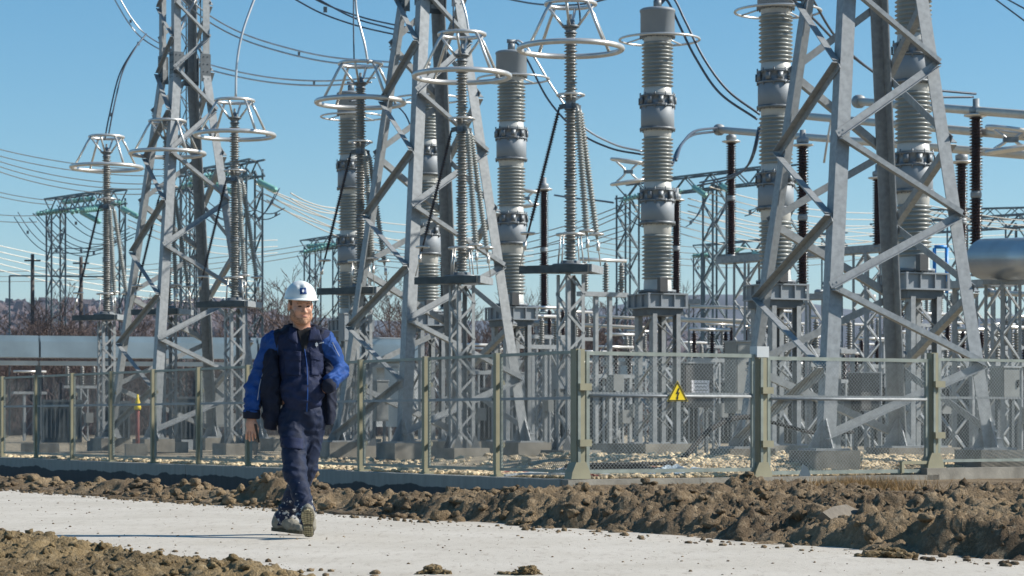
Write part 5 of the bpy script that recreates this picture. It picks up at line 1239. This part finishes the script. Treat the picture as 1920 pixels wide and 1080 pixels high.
# beard and hair as thin shells
f = Field((-.14, -.17, 1.46), (.14, .12, 1.78), .0045); head_into(f, .0028); f.ell(hp(0, -.092, -.112), (.024, .018, .020), .015)
def beard_cut(X, Y, Z):
    q = np.stack([X - HC.x, Y - HC.y, Z - HC.z], -1) @ HRn; x, y, z = q[..., 0], q[..., 1], q[..., 2]
    top = -.082 - .02 * np.exp(-(x / .022) ** 2) * 0 + .055 * sstep(.045, .07, np.abs(x)) ; mouth = .017 - np.sqrt((x / 1.5) ** 2 + ((z + .073) / .62) ** 2)
    return np.maximum(np.maximum(z - top, y - .03), np.maximum(mouth, -.02 - y * 0 - .02 - (z + .15)))
f.cut(beard_cut); obj('beard', f.mesh('beard'), 'beard', man)
f = Field((-.14, -.17, 1.5), (.14, .14, 1.80), .0045); head_into(f, .006)
def hair_cut(X, Y, Z):
    q = np.stack([X - HC.x, Y - HC.y, Z - HC.z], -1) @ HRn; x, y, z = q[..., 0], q[..., 1], q[..., 2]
    lo = np.where(y > .03, -.065, .0 - .01 * (y + .03)); return np.maximum(np.maximum(lo - z, z - .075), -.028 - y)
f.cut(hair_cut); obj('hair', f.mesh('hair'), 'hair', man)
# hard hat
fh = Field((-.17, -.24, 1.60), (.17, .18, 1.86), .0045)
fh.ell(hp(0, .006, .043), (.114, .140, .134), 0, HRn)
fh.cap(hp(0, -.085, .135), hp(0, .09, .145), .020, .020, .02); fh.cap(hp(-.045, -.07, .128), hp(-.05, .08, .130), .012, .012, .014); fh.cap(hp(.045, -.07, .128), hp(.05, .08, .130), .012, .012, .014)
def hat_cut(X, Y, Z):
    q = np.stack([X - HC.x, Y - HC.y, Z - HC.z], -1) @ HRn; return .046 + .10 * np.clip(q[..., 1] - .02, 0, 1) * -1 - q[..., 2]
fh.cut(hat_cut)
fh.ell(hp(0, -.016, .047), (.121, .157, .0095), .006, HRn); fh.ell(hp(0, -.06, .047), (.095, .118, .008), .006, HRn)
hat = obj('hard_hat', fh.mesh('hard_hat'), 'helmet_white', man)
def patch(f, pts_uv, nx, nz, off, name, m_, parent, mapxz, thick=.004, inside=None):
    """a piece of cloth or print lying on the front of a volume"""
    m = MB(); vi = {}
    for i in range(nx + 1):
        for k in range(nz + 1):
            x, z = mapxz(i / nx, k / nz); y = f.front(x, z)
            if y is None: continue
            vi[i, k] = len(m.v); m.v.append((x, y - off, z))
    for i in range(nx):
        for k in range(nz):
            c = [(i, k), (i + 1, k), (i + 1, k + 1), (i, k + 1)]
            if all(q in vi for q in c):
                ys = [m.v[vi[q]][1] for q in c]
                if max(ys) - min(ys) < .04: m.f.append(tuple(vi[q] for q in c))
    o = m.build(name, m_, parent, True)
    md = o.modifiers.new('thick', 'SOLIDIFY'); md.thickness = thick; md.offset = 0; return o
def quad(p00, p10, p11, p01):
    def g(u, v):
        return tuple((p00[j] * (1 - u) + p10[j] * u) * (1 - v) + (p01[j] * (1 - u) + p11[j] * u) * v for j in (0, 1))
    return g
def LX(px, py): return ((px - 565) / 263.5, (1005 - py) / 263.5)
lo = patch(fh, None, 8, 8, .003, 'logo_patch', 'logo_blue', hat, quad(LX(566, 554), LX(578.5, 553), LX(577, 541), LX(565, 542)), .002)
star = [(0, 1), (.22, .55), (.5, .5), (.35, .1), (.5, -.35), (.2, -.3), (0, -.9), (-.2, -.35), (-.5, -.3), (-.35, .1), (-.5, .5), (-.2, .5)]
def emblem(f, cx, cz, s, off, parent, rings=1):
    m = MB(); y0 = f.front(cx, cz); vs = []
    for x, z in star:
        X, Z = cx + x * s, cz + z * s; y = f.front(X, Z, y0); vs.append((X, y - off, Z))
    yc = f.front(cx, cz + .1 * s); m.add([(cx, yc - off, cz + .1 * s)] + vs, [(0, 1 + i, 1 + (i + 1) % len(vs)) for i in range(len(vs))])
    o = m.build('emblem', 'white_print', parent); md = o.modifiers.new('thick', 'SOLIDIFY'); md.thickness = .002; return o
emblem(fh, *LX(571.6, 547.6), .0165, .0065, hat)

# trousers
def wr(X, Y, Z, s1=1.0):
    a = vnoise(X * 11 + Z * 8 + Y * 5, Z * 15 - X * 9, 3) - .5; b = vnoise(X * 24 - Z * 16 + a, Z * 20 + Y * 12 + X * 10, 4) - .5
    return a * .008 * s1 + (np.abs(b) - .22) * .022 * s1
f = Field((-.28, -.52, .04), (.28, .42, .98), .0068)
f.ell((.005, .015, .88), (.155, .122, .13), 0)
f.cap((-.066, .0, .80), (-.027, -.19, .46), .100, .081, .05); f.cap((-.027, -.19, .46), (.066, -.34, .165), .078, .060, .03); f.cap((.066, -.34, .165), (.074, -.355, .12), .060, .060, .02)
f.cap((.076, .03, .80), (.030, .07, .49), .096, .078, .05); f.cap((.030, .07, .49), (-.140, .24, .125), .078, .068, .03); f.cap((-.140, .24, .125), (-.150, .245, .065), .068, .068, .02)
def knee(X, Y, Z): return .009 * np.sin(Z * 95 + X * 22 + 3 * vnoise(X * 9, Z * 9, 6)) * (np.exp(-((Z - .19) / .07) ** 2) + .55 * np.exp(-((Z - .47) / .06) ** 2) + .5 * np.exp(-((Z - .74) / .05) ** 2))
f.warp(lambda X, Y, Z: wr(X, Y, Z, .8) + .8 * knee(X, Y, Z))
def hem(X, Y, Z):
    front = Y < -.04 + (Z - .3) * .1
    return np.where(front, .115 + (Y + .36) * .55 - Z, .066 - Z)
f.cut(hem); tr = obj('trousers', f.mesh('trousers'), 'trouser', man)
patch(f, None, 10, 6, .006, 'cargo_flap', 'navy', tr, quad(LX(525, 838), LX(572, 842), LX(572, 822), LX(524, 818)), .004)

# shirt jacket over the trunk
ft = Field((-.26, -.22, .84), (.27, .22, 1.54), .0065)
ft.ell((.0, .02, 1.26), (.164, .115, .25), 0); ft.ell((.010, -.015, 1.03), (.158, .138, .18), .06); ft.cap((-.16, .03, 1.39), (.15, .03, 1.40), .075, None, .05); ft.cap((0, .03, 1.42), (0, .025, 1.475), .088, .076, .03)
ft.warp(lambda X, Y, Z: wr(X, Y, Z, .9) + .007 * np.sin(Z * 70 + X * 18) * np.exp(-((Z - .955) / .06) ** 2) + .006 * np.sin(Z * 60 - X * 30) * np.exp(-((Z - 1.09) / .08) ** 2))
ft.cut(lambda X, Y, Z: .885 + .05 * X - Z); ft.cut(lambda X, Y, Z: Z - 1.485 + 2.2 * np.clip(-.02 - Y, 0, 1) * np.exp(-(X / .07) ** 2))
sh = obj('work_shirt', ft.mesh('work_shirt'), 'navy', man)
patch(ft, None, 10, 12, .004, 'tshirt_front', 'tshirt', man, quad(LX(571, 662), LX(574, 662), LX(588, 616), LX(556, 616)), .003)
for nm, q in (('chest_pocket', (LX(535, 702), LX(566, 706), LX(566, 667), LX(533, 664))), ('chest_pocket', (LX(586, 704), LX(611, 706), LX(608, 668), LX(583, 664))),
              ('pocket_flap', (LX(532, 675), LX(567, 678), LX(567, 660), LX(531, 657))), ('pocket_flap', (LX(583, 673), LX(610, 679), LX(606, 664), LX(582, 655)))):
    patch(ft, None, 9, 9, .006 if nm == 'chest_pocket' else .011, nm, 'navy', sh, quad(*q), .005)
zp = [LX(x, y) for x, y in ((573, 655), (577, 680), (579, 705), (580, 740), (578, 772))]
m = MB(); m.tube(spline([Vector((x, ft.front(x, z, -.12) - .006, z)) for x, z in zp], 5), .0045, 6); m.build('zip', 'royal', sh, True)
emblem(ft, *LX(595, 647), .022, .007, sh)
m = MB(); c0 = LX(599, 644)
for i in range(4): x = c0[0] + .008 + i * .008; m.box((x, ft.front(x, c0[1], -.1) - .008, c0[1] + .002 * i), (.005, .003, .006 + .003 * (i % 2)))
m.build('stitched_lettering', 'white_print', sh)
# collar leaves
for q in ((LX(541, 636), LX(560, 646), LX(556, 609), LX(548, 606)), (LX(580, 640), LX(606, 640), LX(594, 606), (LX(585, 604)))):
    patch(ft, None, 8, 8, .014, 'collar', 'navy', sh, quad(*q), .012)

# open jacket: body, flaps, hood roll
fj = Field((-.36, -.20, .70), (.36, .26, 1.56), .0068)
fj.ell((.0, .075, 1.18), (.215, .105, .34), 0); fj.cap((-.15, .03, 1.388), (.135, .035, 1.398), .086, .084, .05)
fj.ell((-.215, .015, 1.05), (.072, .105, .34), .03); fj.ell((.190, .055, 1.00), (.058, .095, .29), .04)
for a in np.linspace(-.4, 3.54, 14):
    fj.ell((.0 + .105 * math.cos(a), .045 + .085 * math.sin(a), 1.452 + .02 * math.sin(a)), (.042, .042, .045), .02)
fj.warp(lambda X, Y, Z: wr(X, Y, Z, 1.3) + .006 * np.sin(X * 90 + Z * 6) * np.exp(-((Z - .9) / .18) ** 2))
fj.cut(lambda X, Y, Z: np.where(X < 0, .755 - .15 * (X + .22), .79 + .1 * (X - .2)) - Z)
fj.cut(lambda X, Y, Z: np.minimum(np.minimum(.008 - Y - .0 * X, (X + .155 + .012 * np.sin(Z * 11))), .160 + .05 * (1.4 - Z) - X) - (Z > 1.43) * 1.0)
jk = obj('jacket', fj.mesh('jacket'), 'navy_dark', man)
fs = Field((-.46, -.16, .82), (-.13, .20, 1.50), .006)
fs.cap((-.215, .035, 1.355), (-.322, .06, 1.07), .076, .072, 0); fs.cap((-.325, .06, 1.07), (-.352, .0, .885), .075, .060, .03); fs.ell((-.19, .035, 1.385), (.076, .08, .078), .04)
fs.warp(lambda X, Y, Z: wr(X, Y, Z, 1.2) + .007 * np.sin(Z * 75 + X * 30) * (np.exp(-((Z - 1.05) / .09) ** 2) + .5 * np.exp(-((Z - .92) / .04) ** 2)))
fs.cut(lambda X, Y, Z: .878 - Z); sl1 = obj('sleeve', fs.mesh('sleeve'), 'royal', man)
m = MB(); m.lathe([(.050, -.045), (.060, -.04), (.063, 0), (.060, .02)], 18, (-.353, -.002, .878), (.03, .02, 1)); m.build('cuff', 'navy_dark', sl1, True)
patch(fs, None, 6, 26, .004, 'sleeve_panel', 'navy_dark', sl1, quad(LX(483, 782), LX(489, 790), LX(515, 655), LX(505, 664)), .006)
fr = Field((.07, -.18, 1.00), (.40, .24, 1.52), .006)
fr.cap((.178, .04, 1.365), (.258, .115, 1.175), .074, .068, 0); fr.cap((.258, .115, 1.175), (.212, -.055, 1.085), .068, .056, .03); fr.ell((.155, .04, 1.39), (.074, .08, .075), .04)
fr.warp(lambda X, Y, Z: wr(X, Y, Z, 1.2) + .010 * np.sin(Z * 85 - X * 55) * np.exp(-((Z - 1.13) / .06) ** 2)); sl2 = obj('sleeve', fr.mesh('sleeve'), 'royal', man)
m = MB(); m.lathe([(.030, -.05), (.045, -.045), (.054, 0), (.050, .02)], 16, (.205, -.085, 1.068), (.15, .9, .3)); m.build('cuff', 'navy_dark', sl2, True)
def pipe_on(f, pts, parent):
    q = []
    for x, y in pts:
        X, Z = LX(x, y); yy = f.front(X, Z)
        if yy is not None: q.append(Vector((X, yy - .004, Z)))
    if len(q) > 2: m = MB(); m.tube(spline(q, 5), .0020, 5); m.build('piping', 'piping_grey', parent, True)
pipe_on(fs, [(507, 660), (497, 690), (488, 720), (484, 750), (482, 780)], sl1)
pipe_on(fr, [(624, 642), (630, 655), (636, 668)], sl2)

# boots
def boot(heel, fwd, up, parent):
    fwd = Vector(fwd).normalized(); up = Vector(up); up = (up - fwd * up.dot(fwd)).normalized(); sd_ = fwd.cross(up)
    def q(a, b, c): return Vector(heel) + fwd * a + sd_ * b + up * c
    pts = [q(a, b, c) for a in (-.02, .32) for b in (-.08, .08) for c in (-.02, .20)]
    lo_ = [min(p[i] for p in pts) - .03 for i in range(3)]; hi_ = [max(p[i] for p in pts) + .03 for i in range(3)]
    f = Field(lo_, hi_, .0055)
    f.ell(q(.05, 0, .06), (.046, .046, .052), 0); f.cap(q(.06, 0, .115), q(.05, 0, .07), .046, .044, .02); f.cap(q(.09, 0, .085), q(.17, 0, .058), .046, .046, .03); f.cap(q(.17, 0, .055), q(.245, 0, .043), .047, .040, .02)
    f.warp(lambda X, Y, Z: wr(X, Y, Z, .5))
    def fl(X, Y, Z): return .026 - ((X - heel[0]) * up.x + (Y - heel[1]) * up.y + (Z - heel[2]) * up.z)
    f.cut(fl); b = obj('boot', f.mesh('boot'), 'boot', parent)
    half = [(.0, .0), (.004, .022), (.03, .036), (.08, .034), (.13, .032), (.18, .043), (.22, .046), (.26, .039), (.280, .023), (.288, 0)]
    ol = half + [(x, -y) for x, y in half[-2:0:-1]]; n = len(ol); m = MB()
    m.add([q(x, y, .030) for x, y in ol] + [q(x, y, .005) for x, y in ol], [tuple(range(n)), tuple(range(2 * n - 1, n - 1, -1))] + [(i, i + n, (i + 1) % n + n, (i + 1) % n) for i in range(n)])
    so_ = m.build('sole', 'tread_dark', b)
    def hw(x):
        for (x0, y0), (x1, y1) in zip(half, half[1:]):
            if x0 <= x <= x1: return y0 + (y1 - y0) * (x - x0) / (x1 - x0)
        return 0
    rows = [.012 + i * .0215 for i in range(13)]
    for r_, x in enumerate(rows):
        w_ = hw(x + .008) - .003
        for s_ in (-1, 1):
            if 0.11 < x < .15 and r_ % 2: continue
            sk = .010
            for (u0, u1) in ((.04, .50), (.58, .99)):
                m = MB(); a0, a1 = u0 * w_ * s_, u1 * w_ * s_; xs_ = (x + sk * (1 - u0), x + sk * (1 - u1))
                vs = [q(xs_[0], a0, .006), q(xs_[1], a1, .006), q(xs_[1] + .015, a1, .006), q(xs_[0] + .015, a0, .006)]; vs += [p - up * .008 for p in vs]
                m.add(vs, [(0, 1, 2, 3), (4, 5, 6, 7), (0, 4, 5, 1), (1, 5, 6, 2), (2, 6, 7, 3), (3, 7, 4, 0)])
                LUGS.append((m, so_))
    return b
LUGS = []
b1 = boot((.085, -.375, .006), (.015, -.72, .70), (0, .7, .72), man)
for m, so_ in LUGS: pass
def flush_lugs():
    M_ = MB()
    for m, so_ in LUGS: M_.add(m.v, m.f)
    M_.build('tread_lugs', 'tread', LUGS[0][1]); LUGS.clear()
flush_lugs()
b2 = boot((-.232, .27, .022), (.86, -.50, -.07), (0, 0, 1), man); LUGS.clear()
m = MB()
for i in range(4):
    c = Vector((-.232, .27, .022)) + Vector((.86, -.50, -.07)).normalized() * (.11 + i * .022); z = .122 - i * .010
    m.tube([c + Vector((-.02, -.03, z - .012)), c + Vector((.0, 0, z)), c + Vector((.02, .03, z - .012))], .0045, 5)
m.build('laces', 'white_print', b2, True)
# phone in the hand
ph = MB().box((0, 0, 0), (.012, .066, .135), None).build('mobile_phone', 'black'); ph.location = Vector((-1.499, 17.2, 0)) + Vector((-.325, -.004, .735)); ph.rotation_euler = (R(8), R(-14), R(28))
tag(ph, 'dark mobile phone held in the hand of the walking man', 'phone')
m = MB(); m.box((.0065, 0, 0), (.002, .060, .125)); m.build('screen', 'cabinet_dark', ph)
